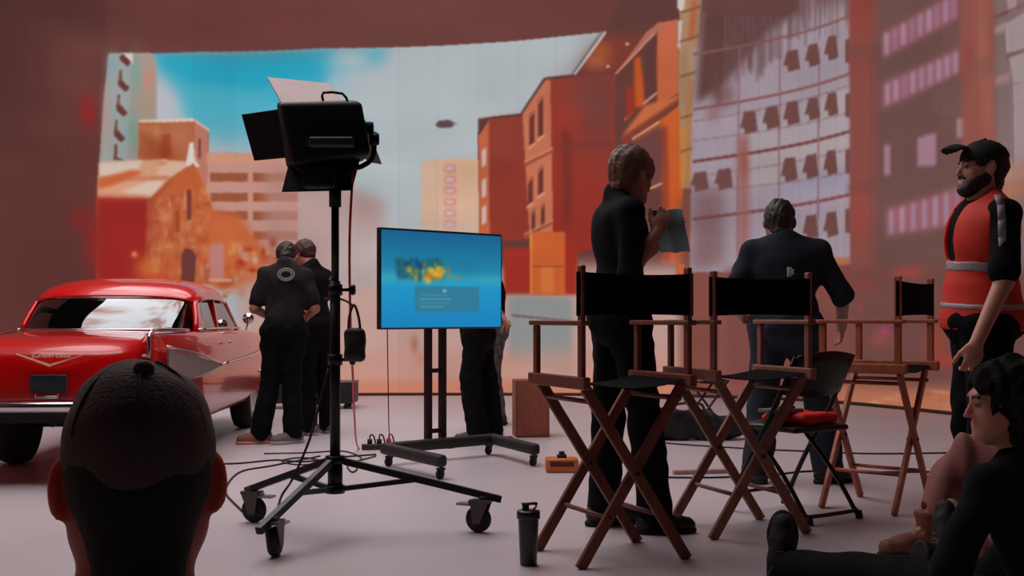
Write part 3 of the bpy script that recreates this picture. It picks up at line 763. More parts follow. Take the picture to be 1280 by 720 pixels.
def hair_sdf(S, c, R, s=1.0, e=.012, line=.035, back=-.07, amp=.003, seed=1, fr=110):
    f = lambda p: c + R @ (np.array(p, float) * s)
    S.ell(f((0, -.02, .034)), (np.array((.074, .096, .085)) + e) * s, R, 0)
    S.cone(f((0, -.045, -.01)), f((0, -.05, back + .02)), (.062 + e * .5) * s, (.046 + e * .3) * s, .03)
    # free the face below the hairline, and the ears
    S.ell(f((0, .105, -.045)), np.array((.075, .085, .09 + line * .3)) * s, R, .012, op='sub')
    for q in (-1, 1):
        S.ell(f((q * .09, .012, -.022)), np.array((.034, .036, .034)) * s, R, .012, op='sub')
        S.ell(f((q * .085, .03, -.075)), np.array((.045, .06, .055)) * s, R, .012, op='sub')
    S.keep(f((0, -.05, back)), R @ np.array([0, .35, -1.0]), .012)
    S.wrinkle(amp, fr, seed); S.wrinkle(amp * .4, fr * 2.2, seed + 1)

def person(label, J, o):
    """J: joints in room coordinates. o: options"""
    org = np.array([J['pelvis'][0], J['pelvis'][1], 0.0]) if 'org' not in o else np.array(o['org'], float)
    r = empty('person', tuple(org), 0, label, 'person', o.get('group'))
    T = torso_frame(J); b = o.get('b', 1.0); belly = o.get('belly', 1.0); h = o.get('h', .008)
    hR = o['headR']; hs = o.get('hs', 1.0); ex = np.array([.14, .14, .14])
    # body: one continuous skin surface
    lo, hi = bounds(J, list(J), .17); S = SDF(lo, hi, h)
    torso(S, J, T, 0, b, belly)
    S.cone(J['neck'] + T @ np.array([0, 0, -.06]), J['head'] + hR @ np.array([0, -.02, -.04]), .06 * (b * .5 + .5), .052 * (b * .5 + .5), .03)
    head(S, J['head'], hR, hs)
    for n, sd in (('L', 1), ('R', -1)):
        arm(S, J, n, 0, b * .5 + .5)
        d = J['wr' + n] - J['el' + n] if ('hd' + n) not in o else np.array(o['hd' + n], float)
        pn = T @ np.array([sd * 1.0, .15, 0]) if ('pn' + n) not in o else np.array(o['pn' + n], float)
        hand(S, J['wr' + n], d / np.linalg.norm(d), pn, -sd, 1.0, o.get('curl', .4))
        leg(S, J, n, 0, b * .5 + .5)
        S.cone(J['an' + n], J['toe' + n] * .75 + J['an' + n] * .25, .024 if 'shoes' in o else .034, .016 if 'shoes' in o else .026, .01)
    S.make('body', o.get('skin') or SKIN(), r, org)
    for q in (-1, 1) if o.get('eyes') else ():
        c_ = J['head'] + hR @ (np.array([q * .031, .0735, .003]) * hs); dr_ = Matrix((hR).tolist())
        bm = bmesh.new(); lathe(bm, [(0, -.0125), (.008, -.010), (.0118, -.004), (.0125, 0), (.0118, .004), (.008, .010), (0, .0125)], Vector(c_ - org), 16, dr_); ey = obj('eye', bm, mat('eye_white', (112, 92, 86), .4), r)
        c2 = c_ + hR @ np.array([0, .0108, 0]); bm = bmesh.new(); lathe(bm, [(0, .0035), (.004, .003), (.0062, .0005), (.006, -.002)][::-1], Vector(c2 - org), 16, dr_ @ Matrix(((1, 0, 0), (0, 0, 1), (0, -1, 0)))); obj('iris', bm, mat('dark_iris', (30, 20, 16), .2), ey)
        e_ = [J['head'] + hR @ (np.array(p) * hs) - org for p in ((q * .016, .0885, .022), (q * .032, .0875, .028), (q * .048, .076, .023))]
        bm = bmesh.new(); tube(bm, [Vector(x_) for x_ in e_], .0042, 8, smooth=4); obj('eyebrow', bm, o.get('hair') or HAIRD(), r)
    # trousers
    if 'trousers' in o:
        names = ['pelvis', 'waist', 'hipL', 'hipR', 'knL', 'knR', 'anL', 'anR']; lo, hi = bounds(J, names, .2); S = SDF(lo, hi, h)
        S.ell(J['pelvis'], (.16 * b + .022, .118 * b * belly + .024, .135), T, .05); S.ell(J['waist'] + (J['pelvis'] - J['waist']) * .55, (.142 * b + .012, .105 * b * belly + .012, .1), T, .04)
        for n in 'LR': leg(S, J, n, .016, b * .5 + .5, o.get('wide', .014))
        for n in 'LR':
            d = J['an' + n] - J['kn' + n]; d /= np.linalg.norm(d)
            S.ell(J['an' + n] + d * o.get('cutd', .085), (.09, .09, .09), None, .004, op='sub') if not o.get('longt') else S.ell(J['an' + n] + d * .13, (.09, .09, .09), None, .004, op='sub')
        S.wrinkle(o.get('wr', .006), 34, o.get('seed', 1) + 5)
        S.make('trousers', o['trousers'], r, org)
    # top
    if 'top' in o:
        names = ['pelvis', 'waist', 'chest', 'neck', 'shL', 'shR', 'elL', 'elR'] + (['wrL', 'wrR'] if o.get('sleeve', .8) > 1 else [])
        lo, hi = bounds(J, names, .24); S = SDF(lo, hi, h)
        torso(S, J, T, .016, b, belly)
        for n in 'LR': arm(S, J, n, .014, b * .5 + .5, o.get('sleeve', .8) if o.get('sleeve', .8) <= 1 else min(o['sleeve'], 1.93))
        hem = J['pelvis'] + T @ np.array([0, 0, o.get('hem', -.07)])
        # hem cut limited to the torso
        R2 = T; c = hem + T @ np.array([0, 0, -.25])
        S.rbox(c, (.21 * b + .03, .3, .25), T, .01, .004, 'sub')
        S.cone(J['neck'] + T @ np.array([0, .02, .045]), J['neck'] + T @ np.array([0, .04, .14]), .06, .09, .008, 'sub')
        S.wrinkle(o.get('wr', .006), 26, o.get('seed', 1))
        o['_top'] = S.make('shirt', o['top'], r, org)
        if o.get('collar'):
            bm = bmesh.new(); q = []
            for i in range(17):
                a = -PI * .5 + (i / 16 - .5) * 1.75 * PI
                q.append(Vector(J['neck'] + T @ np.array([.068 * math.cos(a), .012 + .062 * math.sin(a), .0 + .02 * math.cos(a + PI / 2)]) - org))
            tube(bm, q, .016, 8, smooth=2); obj('collar', bm, o['top'], o['_top'])
    if 'hair' in o:
        c = J['head']; S = SDF(c - ex - .04, c + ex + .04, .005)
        hair_sdf(S, c, hR, hs, **o.get('hairo', {}))
        S.make('hair', o['hair'], r, org)
    if 'cap' in o:
        c = J['head']; f = lambda p: c + hR @ (np.array(p, float) * hs)
        S = SDF(c - .2, c + .2, .005); S.ell(f((0, -.016, .04)), np.array((.087, .108, .088)) * hs, hR, 0)
        S.keep(f((0, 0, .035)), hR @ np.array([0, -.12, -1.0]), .004)
        S.ell(f((0, -.11, .042)), np.array((.03, .03, .018)) * hs, hR, .006, 'sub'); S.wrinkle(.0012, 50, 4)
        cp = S.make('cap', o['cap'], r, org)
        S = SDF(c - .26, c + .26, .005)
        if not o.get('nobrim'):
            S.ell(f((0, .115, .045)), np.array((.075, .08, .060)) * hs, hR, 0)
            S.ell(f((0, .10, .030)), np.array((.085, .13, .062)) * hs, hR, .004, 'sub')
            S.keep(f((0, .0, .0)), hR @ np.array([0, -.2, -1.0])); S.keep(f((0, .06, 0)), hR @ np.array([0, -1.0, 0]))
            S.make('brim', o['cap'], cp, org, relax=0)
        bm = bmesh.new(); R3 = Matrix(hR.tolist()); lathe(bm, [(.0, .006), (.006, .005), (.009, .001), (.009, -.003)][::-1], Vector(f((0, -.016, .13)) - org), 12, R3)
        obj('cap_button', bm, o['cap'], cp)
    if 'shoes' in o:
        sh = o['shoes']
        for n in 'LR':
            q = sh[n] if n in sh else sh
            shoe(r, org, J['an' + n], J['toe' + n], q['upper'], q['sole'], up=q.get('up'), boot=q.get('boot', False), s=q.get('s', 1.0), laces=q.get('laces'), base=q.get('base'))
    return r, org, T
BLK = lambda: mat('black_cotton', (15, 15, 18), .9, bump=.2, spec=.15)
NAVY = lambda: mat('dark_navy_cloth', (28, 31, 40), .85, bump=.2)
TRO = lambda: mat('black_trouser_cloth', (13, 13, 16), .9, bump=.2, spec=.15)
JEAN = lambda: mat('dark_blue_denim', (26, 34, 46), .9, bump=.3, scale=14)
RUB = lambda: mat('black_rubber', (18, 18, 18), .7)
HAIRD = lambda: mat('dark_brown_hair', (36, 24, 20), .55, bump=.8, bscale=90, var=.3, scale=40)
HAIRB = lambda: mat('light_brown_hair', (112, 78, 60), .55, bump=.8, bscale=90, var=.25, scale=40)
BSHOE = dict(upper=mat('black_shoe', (20, 19, 20), .5), sole=mat('black_shoe_sole', (14, 14, 14), .8))
A = lambda *p: np.array(p, float)

# --- man standing behind the front chair, turned right, reading a paper
J = place(standing(1.82, .03, .14), (.50, 5.24), -1.38)
J['elR'] = A(.53, 5.02, 1.19); J['wrR'] = A(.665, 5.14, 1.385); J['elL'] = A(.52, 5.48, 1.20); J['wrL'] = A(.74, 5.40, 1.37)
J['head'] = A(.565, 5.25, 1.655)
J['anL'] = A(.44, 5.36, .085); J['toeL'] = A(.58, 5.42, .03); J['anR'] = A(.66, 5.16, .085); J['toeR'] = A(.82, 5.18, .03)
J['knL'] = A(.46, 5.34, .52); J['knR'] = A(.62, 5.19, .52); J['hipL'] = A(.49, 5.32, .95); J['hipR'] = A(.53, 5.16, .95)
person('light-haired man in black standing behind the nearest canvas chair, reading a booklet', J,
       dict(headR=yawR(-.95) @ pitchR(.30), top=BLK(), sleeve=1.0, trousers=TRO(), wide=.028, hair=HAIRB(), hairo=dict(e=.016, back=-.085, amp=.0035, fr=90), shoes=BSHOE, b=1.06, longt=True, hs=1.06,
            hdR=A(.4, .3, .9), hdL=A(.5, -.2, .9), seed=2, h=.008, collar=True))
pp = at(838, 290, 5.26)
bm = bmesh.new(); Rp = Matrix(yawR(-.55).tolist()) @ Matrix(pitchR(-.5).tolist()); n_ = 8
for sx in (-1, 1):
    vs = []
    for i in range(n_ + 1):
        t = i / n_
        for j in (0, 1):
            p = Vector((sx * .075 * t, .015 * math.sin(t * 2.6), (-.11 if j == 0 else .11)))
            vs.append((p, j))
    for lay in (0,):
        grid = [bm.verts.new(pp + Rp @ v) for v, _ in vs]
        gb = [bm.verts.new(pp + Rp @ (v + Vector((0, .003, 0)))) for v, _ in vs]
        for i in range(n_):
            a, b_, c, d = i * 2, i * 2 + 2, i * 2 + 3, i * 2 + 1
            bm.faces.new((grid[a], grid[b_], grid[c], grid[d])); bm.faces.new((gb[d], gb[c], gb[b_], gb[a]))
        bm.faces.new((grid[0], grid[1], gb[1], gb[0])); bm.faces.new((grid[-1], grid[-2], gb[-2], gb[-1]))
        for k in (0, 1):
            for i in range(n_): bm.faces.new((grid[i * 2 + k], grid[i * 2 + 2 + k], gb[i * 2 + 2 + k], gb[i * 2 + k]))
o = obj('script_booklet', bm, mat('pale_blue_paper', (150, 182, 188), .7)); tag(o, 'open pale blue booklet held up by the man behind the front chair', 'booklet')

# --- heavy-set man beyond the middle chair, back to us
J = place(standing(1.72, .02, .2, 1.18), (1.64, 6.72), -.12)
J['head'] = A(1.615, 6.77, 1.56); J['neck'] = A(1.63, 6.70, 1.44)
J['elR'] = A(1.97, 6.68, 1.12); J['wrR'] = A(2.02, 6.86, .93); J['elL'] = A(1.33, 6.72, 1.13); J['wrL'] = A(1.42, 6.98, 1.02)
J['anL'] = A(1.47, 6.72, .085); J['toeL'] = A(1.43, 6.9, .03); J['anR'] = A(1.89, 6.70, .085); J['toeR'] = A(2.03, 6.76, .03)
J['knL'] = A(1.51, 6.74, .5); J['knR'] = A(1.84, 6.72, .5)
r, org, T = person('heavy man in slate shirt and jeans standing back turned beyond the middle chair', J,
       dict(headR=yawR(-.15) @ pitchR(.3), top=mat('slate_shirt', (34, 40, 48), .85, bump=.2, spec=.2), sleeve=1.0, trousers=JEAN(), wide=.03, hair=HAIRD(), hairo=dict(e=.008, back=-.085), shoes=BSHOE, b=1.3, belly=1.3, longt=True, seed=5, hem=-.1, hs=1.12))
bm = bmesh.new(); c = at(987, 340, 6.50); box(bm, c, (.026, .02, .055)); box(bm, c + Vector((.016, -.004, 0)), (.014, .024, .03))
o = obj('clip_microphone', bm, mat('pale_plastic', (170, 168, 160), .5), r); o.location = -Vector(org); bevel(o, .004); bake(o)

# --- man in cap and safety vest on the right, facing left
J = place(standing(1.80, .03, .12), (2.10, 5.0), PI / 2 - .12)
J['head'] = A(2.085, 4.98, 1.655)
J['shL'] = A(2.12, 4.81, 1.43); J['elL'] = A(2.075, 4.72, 1.15); J['wrL'] = A(1.94, 4.68, .885)
J['elR'] = A(2.2, 5.25, 1.13); J['wrR'] = A(2.18, 5.22, .88)
r, org, T = person('bearded man in black cap and orange-red safety vest standing at the right edge', J,
       dict(headR=yawR(PI / 2 + .05) @ pitchR(-.02), top=BLK(), sleeve=.85, trousers=TRO(), hair=HAIRD(), hairo=dict(e=.008, back=-.1, amp=.004), cap=mat('black_cap_cloth', (24, 22, 23), .85, bump=.2),
            shoes=BSHOE, b=1.08, belly=1.2, hem=-.09, eyes=True, longt=True, hdL=A(-.25, .0, -1), pnL=A(.15, 1.0, 0), seed=9, curl=.75, h=.007, skin=mat('pale_skin', (206, 150, 130), .5, sss=.3, var=.05, scale=20)))
# beard
c = J['head']; hR = yawR(PI / 2 + .05); S = SDF(c - .16, c + .16, .005); f = lambda p: c + hR @ np.array(p, float)
S.ell(f((0, .022, -.03)), (.067, .073, .088), hR, .01)
S.cone(f((0, .0, -.06)), f((0, .066, -.096)), .056, .034, .02); S.ell(f((0, .080, -.094)), (.026, .022, .022), hR, .02)
for q in (-1, 1): S.cone(f((q * .045, .0, -.045)), f((q * .022, .064, -.090)), .03, .027, .02)
S.keep(f((0, .05, -.040)), hR @ np.array([0, .42, 1.0]), .006); S.keep(f((0, -.012, 0)), hR @ np.array([0, -1.0, .1]), .006); S.keep(f((0, .0, -.118)), hR @ np.array([0, -.5, -1.0]), .008)
S.cone(f((-.026, .086, -.045)), f((0, .096, -.041)), .0065, .008, .006); S.cone(f((.026, .086, -.045)), f((0, .096, -.041)), .0065, .008, .006)
S.wrinkle(.0012, 160, 2)
S.make('beard', HAIRD(), r, org)
# vest: sleeveless shell over the shirt, open at the front
def vest(inf, name, m, par, zlo=None, zhi=None, ylim=None):
    lo, hi = bounds(J, ['pelvis', 'waist', 'chest', 'neck', 'shL', 'shR'], .26); S = SDF(lo, hi, .007)
    torso(S, J, T, inf, 1.08, 1.2)
    ctr = J['chest']
    for n, q in (('L', -1), ('R', 1)):
        S.rbox(J['sh' + n] + T @ np.array([q * .105, -.03, -.10]), (.10, .13, .22), T, .07, .01, 'sub')
    S.cone(J['neck'] + T @ np.array([0, .03, -.02]), J['neck'] + T @ np.array([0, .06, .15]), .085, .12, .01, 'sub')
    S.rbox(J['chest'] + T @ np.array([0, .2, .12]), (.05, .2, .2), T, .02, .01, 'sub')
    S.wrinkle(.004, 24, 9)
    S.keep(J['pelvis'] + T @ np.array([0, 0, -.035 if zlo is None else zlo]), T @ np.array([0, 0, -1.0]), .003)
    if zhi is not None: S.keep(J['pelvis'] + T @ np.array([0, 0, zhi]), T @ np.array([0, 0, 1.0]), .003)
    if ylim: S.keep(J['chest'] + T @ np.array([0, ylim[0], 0]), T @ np.array([0, -1.0, 0])); S.keep(J['chest'] + T @ np.array([0, ylim[1], 0]), T @ np.array([0, 1.0, 0])); 
    return S.make(name, m, par, org)
vm = mat('orange_red_vest', (226, 52, 30), .7, bump=.2); vs = vest(.030, 'safety_vest', vm, r)
sm = mat('silver_reflective_band', (168, 158, 160), .35, var=.05)
vest(.034, 'reflective_stripe', sm, vs, .225, .268); vest(.034, 'reflective_stripe', sm, vs, .06, .085)
# shoulder stripe on the sleeve side
bm = bmesh.new()
pts = [J['shL'] + T @ np.array(p) for p in ((-.02, .045, .088), (-.066, .05, .045), (-.09, .055, -.02), (-.098, .055, -.09), (-.1, .05, -.17), (-.1, .04, -.22))]
for a_, b_ in zip(pts, pts[1:]): bar(bm, a_ - org, b_ - org, .03, .008, up=tuple(T @ np.array([-1.0, 0, 0])))
obj('reflective_stripe', bm, sm, vs)

# --- pair by the car
J = place(standing(1.64, .24, .11), (-1.79, 8.80), .1)
J['head'] = J['neck'] + yawR(.1) @ A(0, .11, .08); J['wrL'] = A(-1.95, 9.1, .98); J['wrR'] = A(-1.66, 9.12, 1.0)
J['anL'] = A(-1.97, 8.78, .085); J['toeL'] = A(-2.12, 8.72, .03); J['anR'] = A(-1.72, 8.80, .085); J['toeR'] = A(-1.84, 8.70, .03)
J['knL'] = A(-1.9, 8.82, .5); J['knR'] = A(-1.74, 8.84, .5)
tan_ = dict(upper=mat('tan_trainer', (140, 92, 74), .7), sole=mat('orange_gum_sole', (210, 150, 124), .6)); gry = dict(upper=mat('grey_trainer', (112, 106, 106), .7), sole=mat('white_trainer_sole', (176, 170, 168), .6))
r, org, T = person('person bowed beside the red car in a T-shirt with a pale ring on its back', J,
       dict(headR=yawR(.1) @ pitchR(.95), top=mat('charcoal_shirt', (34, 32, 36), .85, bump=.2, spec=.2), sleeve=.8, trousers=TRO(), wide=.024, longt=True, hair=HAIRD(), hairo=dict(e=.012, back=-.08), shoes=dict(L=tan_, R=gry), b=1.0, h=.01, seed=12))
bm = bmesh.new(); Tc = T; base = J['neck'] * .35 + J['chest'] * .65 + T @ A(.02, -.142, .03)
for (rx, rz) in ((.062, .048), (.045, .033)):
    tube(bm, [Vector(base + T @ A(rx * math.cos(a_ * PI / 12), -.0 - .01 * abs(math.sin(a_ * PI / 12)) * 0, rz * math.sin(a_ * PI / 12)) - org) for a_ in range(24)], .0065, 6, closed=True)
obj('shirt_print', bm, mat('pale_print', (150, 140, 142), .8), r)
J = place(standing(1.66, .18, .12), (-1.66, 9.50), .9)
J['head'] = J['neck'] + yawR(.9) @ A(0, .09, .12); J['elR'] = A(-1.62, 9.75, 1.2); J['wrR'] = A(-1.52, 9.55, 1.33)
person('person all in black leaning in beside the one with the ring-print shirt', J,
       dict(headR=yawR(.9) @ pitchR(.6), top=BLK(), sleeve=1.0, trousers=TRO(), wide=.025, longt=True, hair=mat('auburn_hair', (70, 40, 32), .6, bump=.6, bscale=90), hairo=dict(e=.014, back=-.06), shoes=gry, h=.01, seed=13))

# --- people behind the television
J = place(standing(1.56, .14, .10), (-.27, 8.95), 1.35)
J['anL'] = A(-.27, 8.82, .085); J['toeL'] = A(-.42, 8.80, .03); J['anR'] = A(-.16, 9.04, .085); J['toeR'] = A(-.30, 9.06, .03)
J['knL'] = A(-.33, 8.85, .5); J['knR'] = A(-.2, 9.03, .5)
J['elR'] = A(-.14, 9.15, 1.08); J['wrR'] = A(-.06, 9.0, .96); J['elL'] = A(-.2, 8.72, 1.1); J['wrL'] = A(-.42, 8.75, 1.1)
person('person in black trousers and black shoes standing close behind the television on its stand', J,
       dict(headR=yawR(1.35) @ pitchR(.4), top=BLK(), sleeve=1.0, trousers=TRO(), wide=.04, longt=True, hair=HAIRD(), hairo=dict(e=.012, back=-.06), shoes=dict(upper=mat('dark_brown_shoe', (60, 40, 38), .5), sole=RUB()), h=.01, seed=15))
J = place(standing(1.58, .04, .08), (-.17, 10.3), 1.45)
camo = mat('grey_camouflage_cloth', (92, 88, 86), .9, var=.7, scale=22)
person('person in grey camouflage trousers, farthest back behind the television', J,
       dict(headR=yawR(1.45), top=BLK(), sleeve=.9, trousers=camo, wide=.03, longt=True, hair=HAIRD(), hairo=dict(e=.012, back=-.06), shoes=BSHOE, h=.01, seed=16))

# --- woman sitting on the floor at right, back to us, head in profile
J = dict(pelvis=A(1.56, 3.17, .13), waist=A(1.54, 3.17, .26), chest=A(1.51, 3.20, .42), neck=A(1.475, 3.24, .585), head=A(1.42, 3.24, .752),
         shL=A(1.345, 3.16, .525), shR=A(1.64, 3.32, .525), elL=A(1.215, 3.10, .30), wrL=A(1.20, 3.22, .055), elR=A(1.80, 3.2, .30), wrR=A(1.82, 3.06, .06),
         hipL=A(1.48, 3.20, .12), hipR=A(1.64, 3.26, .12), knL=A(1.26, 3.62, .15), knR=A(1.75, 3.66, .32), anL=A(.985, 4.085, .085), anR=A(1.7, 4.0, .07), toeL=A(.99, 4.11, .24), toeR=A(1.62, 4.16, .03))
hR = yawR(PI / 2 - .12) @ pitchR(.12)
r, org, T = person('woman with dark curly hair sitting on the floor in the right corner, face in profile', J,
       dict(headR=hR, top=mat('dark_teal_knit', (22, 27, 32), .95, bump=.3, spec=.1), sleeve=1.93, trousers=TRO(), h=.007, hem=-.04, seed=21, hdL=A(-.35, .35, -.1), hdR=A(.3, -.4, -.1), pnL=A(0, 0, -1.0), pnR=A(0, 0, -1.0), curl=.05, b=.98, hs=.98, eyes=True,
            org=(1.56, 3.17, 0), wr=.004,
            shoes=dict(L=dict(upper=mat('black_suede', (22, 22, 24), .8), sole=RUB(), up=(-.30, -.93, .12), base=(1.0, 4.135, .065), laces=mat('dark_lace', (40, 38, 38), .8), s=1.12), R=dict(upper=mat('black_suede', (22, 22, 24), .8), sole=RUB(), s=.95)), skin=mat('warm_skin', (190, 128, 108), .5, sss=.3, var=.05, scale=20)))
c = J['head']; f = lambda p: c + hR @ np.array(p, float)
S = SDF(c - A(.24, .24, .34), c + A(.24, .24, .2), .005)
S.ell(f((0, -.028, .034)), (.096, .122, .098), hR, 0)
for p, rr in (((-.05, -.075, -.03), .075), ((.05, -.075, -.03), .075), ((0, -.10, -.06), .085), ((-.075, -.045, -.10), .055), ((.075, -.045, -.10), .055), ((-.05, -.09, -.16), .065), ((.05, -.09, -.16), .065), ((0, -.11, -.20), .06), ((.07, -.03, -.02), .05), ((-.07, -.03, -.02), .05), ((-.07, -.10, -.22), .055), ((.07, -.10, -.22), .055), ((0, -.14, -.12), .06)):
    S.ell(f(p), (rr, rr, rr * 1.1), None, .03)
S.ell(f((0, .112, -.045)), (.085, .098, .115), hR, .012, 'sub')
for q in (-1, 1): S.ell(f((q * .105, .045, -.05)), (.05, .055, .075), hR, .01, 'sub')
S.wrinkle(.005, 110, 6); S.wrinkle(.004, 60, 8)
S.make('hair', mat('dark_curly_hair', (20, 14, 13), .85, spec=.15, bump=1.0, bscale=120, var=.3, scale=50), r, org)

# --- seated person in pink-brown trousers and work boots, beyond the woman
J = dict(pelvis=A(2.40, 4.28, .13), waist=A(2.46, 4.26, .28), chest=A(2.50, 4.24, .47), neck=A(2.49, 4.24, .66), head=A(2.46, 4.25, .82),
         shL=A(2.44, 4.08, .61), shR=A(2.55, 4.40, .61), elL=A(2.34, 3.95, .38), wrL=A(2.16, 4.05, .34), elR=A(2.45, 4.52, .40), wrR=A(2.22, 4.50, .42),
         hipL=A(2.34, 4.20, .13), hipR=A(2.36, 4.38, .13), knL=A(2.06, 4.16, .16), knR=A(1.90, 4.66, .445), anL=A(1.76, 4.38, .10), anR=A(1.715, 4.66, .11), toeL=A(1.72, 4.42, .24), toeR=A(1.54, 4.60, .03))
boot = dict(upper=mat('brown_leather_boot', (140, 86, 72), .6, bump=.3), sole=mat('dark_boot_sole', (40, 28, 26), .8), boot=True, laces=mat('pale_lace', (150, 108, 96), .8), s=1.15)
person('person on the floor with one knee up, dusty pink-brown trousers, brown laced boots', J,
       dict(headR=yawR(PI / 2), top=BLK(), sleeve=1.5, trousers=mat('pink_brown_twill', (158, 104, 96), .85, bump=.3, bscale=90), wide=.022, longt=False, cutd=-.01, hair=HAIRD(), hairo=dict(e=.012, back=-.06), org=(2.40, 4.28, 0), wr=.013, seed=31,
            shoes=dict(L=dict(boot, up=(-.93, -.30, .2), base=(1.75, 4.40, .06), upper=RUB(), sole=mat('pale_shoe_rim', (120, 110, 104), .7)), R=boot)))

# --- man in the left foreground, back of head, flat cap with a button
hd = at(174, 603, 1.2)
cx, cy, cz = hd
J = dict(pelvis=A(cx + .03, cy - .07, .13), waist=A(cx + .02, cy - .06, .27), chest=A(cx + .01, cy - .03, .46), neck=A(cx, cy - .02, .66), head=A(cx, cy, cz + .0),
         shL=A(cx - .19, cy - .02, .60), shR=A(cx + .19, cy - .02, .60), elL=A(cx - .27, cy + .05, .36), wrL=A(cx - .14, cy + .27, .30), elR=A(cx + .27, cy + .05, .36), wrR=A(cx + .14, cy + .27, .30),
         hipL=A(cx - .07, cy - .05, .12), hipR=A(cx + .11, cy - .05, .12), knL=A(cx - .30, cy + .26, .20), knR=A(cx + .34, cy + .26, .20), anL=A(cx + .08, cy + .36, .09), anR=A(cx - .02, cy + .24, .09), toeL=A(cx + .2, cy + .32, .04), toeR=A(cx - .16, cy + .3, .04))
hR = yawR(.33) @ pitchR(.03)
r, org, T = person('man in the left foreground seen from behind, dark cap with a button on top', J,
       dict(headR=hR, top=BLK(), sleeve=1.0, trousers=TRO(), h=.005, seed=41, hs=1.0, b=1.0, shoes=BSHOE, hair=mat('cropped_dark_hair', (22, 17, 16), .8, bump=.8, bscale=260), hairo=dict(e=.0, back=-.105, amp=.0005), org=(cx + .03, cy - .07, 0), hem=-.03,
            skin=mat('warm_skin_translucent', (200, 96, 78), .5, sss=.9, var=.05, scale=20)))
c = J['head']; f = lambda p: c + hR @ (np.array(p, float) * 1.0)
S = SDF(c - .2, c + .22, .004)
S.ell(f((0, -.016, .040)), (.0775, .106, .092), hR, 0); S.ell(f((0, .05, .085)), (.066, .07, .045), hR, .01)
S.keep(f((0, 0, .018)), hR @ np.array([0, .2, -1.0]), .006)
S.wrinkle(.0012, 60, 3)
cp = S.make('flat_cap', mat('brown_wool_cap', (96, 76, 76), .9, bump=.5, bscale=200), r, org)
bm = bmesh.new(); lathe(bm, [(.0, .008), (.007, .007), (.0105, .002), (.0105, -.004)][::-1], Vector(f((.004, -.062, .1225)) - org), 16, Matrix(hR.tolist())); obj('cap_button', bm, _M['brown_wool_cap'], cp)
for q in (-1, 0, 1):
    bm = bmesh.new(); pts = []
    for i in range(11):
        a_ = .25 + i / 10 * 1.15; d_ = np.array([math.sin(a_) * math.sin(q * 1.0), -math.sin(a_) * math.cos(q * 1.0), math.cos(a_)]); pts.append(Vector(f(np.array([.0, -.016, .040]) + d_ * np.array([.0778, .1063, .0923])) - org))
    tube(bm, pts, .0016, 6, smooth=2); obj('seam', bm, mat('cap_seam', (84, 66, 66), .9), cp)
S = SDF(c - .26, c + .26, .005); S.ell(f((0, .125, .055)), (.08, .07, .03), hR, 0); S.ell(f((0, .125, .046)), (.082, .075, .03), hR, 0, 'sub'); S.keep(f((0, .08, 0)), hR @ np.array([0, -1.0, 0]))
S.make('brim', _M['brown_wool_cap'], cp, org, relax=0)
# ------------------------------------------------------------------ vintage red car
CARP = mat('glossy_red_paint', (214, 12, 8), .25, coat=.8, var=.03, scale=2)
CHR = mat('chrome', (215, 212, 212), .16, metal=1.0, var=.02)
SILV = mat('brushed_silver_panel', (150, 146, 146), .4, metal=.6, var=.06, stretch=(1, .1, 6))
BLKP = mat('black_underbody', (12, 11, 11), .8)
car = empty('car', (-2.77, 6.65, 0), math.radians(3.0), 'shiny red vintage saloon car with tail fins, seen from behind at the left', 'car')
def loft(sections, close=True):
    bm = bmesh.new(); rings = []
    for y, half in sections:
        ring = [bm.verts.new((x, y, z)) for x, z in half] + [bm.verts.new((-x, y, z)) for x, z in half[::-1] if x > 1e-5]
        # drop duplicates on the centre line
        rings.append(ring)
    n = len(rings[0])
    for A_, B_ in zip(rings, rings[1:]):
        for i in range(n):
            j = (i + 1) % n; bm.faces.new((A_[i], A_[j], B_[j], B_[i]))
    if close: bm.faces.new(rings[0]); bm.faces.new(rings[-1][::-1])
    return bm
def sec(y, w, zl, ze, zc, fin=0.0, inn=.8):
    # from bottom centre round the side to deck centre
    return (y, [(0, zl), (w * .80, zl), (w * .95, zl + .05), (w, zl + (ze - zl) * .42), (w * .985, ze - .13), (w * .955, ze - .03), (w * .915, ze + fin), (w * .86, ze + fin * .6), (w * inn, zc + (ze - zc) * .35), (w * .5, zc + .004), (0, zc + .012)])
S_ = [sec(-.02, .56, .44, .60, .58), sec(.0, .62, .41, .78, .74, .02), sec(.04, .645, .39, .87, .79, .02), sec(.12, .66, .39, .885, .835, .02), sec(.3, .672, .38, .89, .868, .015), sec(.6, .68, .36, .89, .885, .01),
      sec(.95, .68, .30, .89, .90, .005), sec(1.3, .68, .22, .895, .90), sec(1.9, .68, .22, .895, .90), sec(2.6, .68, .22, .89, .90), sec(2.95, .68, .22, .885, .895), sec(3.3, .675, .22, .87, .875), sec(3.75, .665, .24, .85, .84),
      sec(4.0, .65, .27, .82, .79), sec(4.1, .61, .33, .74, .70), sec(4.13, .54, .40, .62, .60)]
bm = loft(S_); body = obj('body_shell', bm, CARP, car)
md = body.modifiers.new('sub', 'SUBSURF'); md.levels = 2; md.render_levels = 2
bake(body)
AX = [1.0, 3.4]
bm = bmesh.new()
for y in AX: cyl(bm, (-.9, y, .30), (.9, y, .30), .355, n=40)
cut = obj('wheel_cutter', bm)
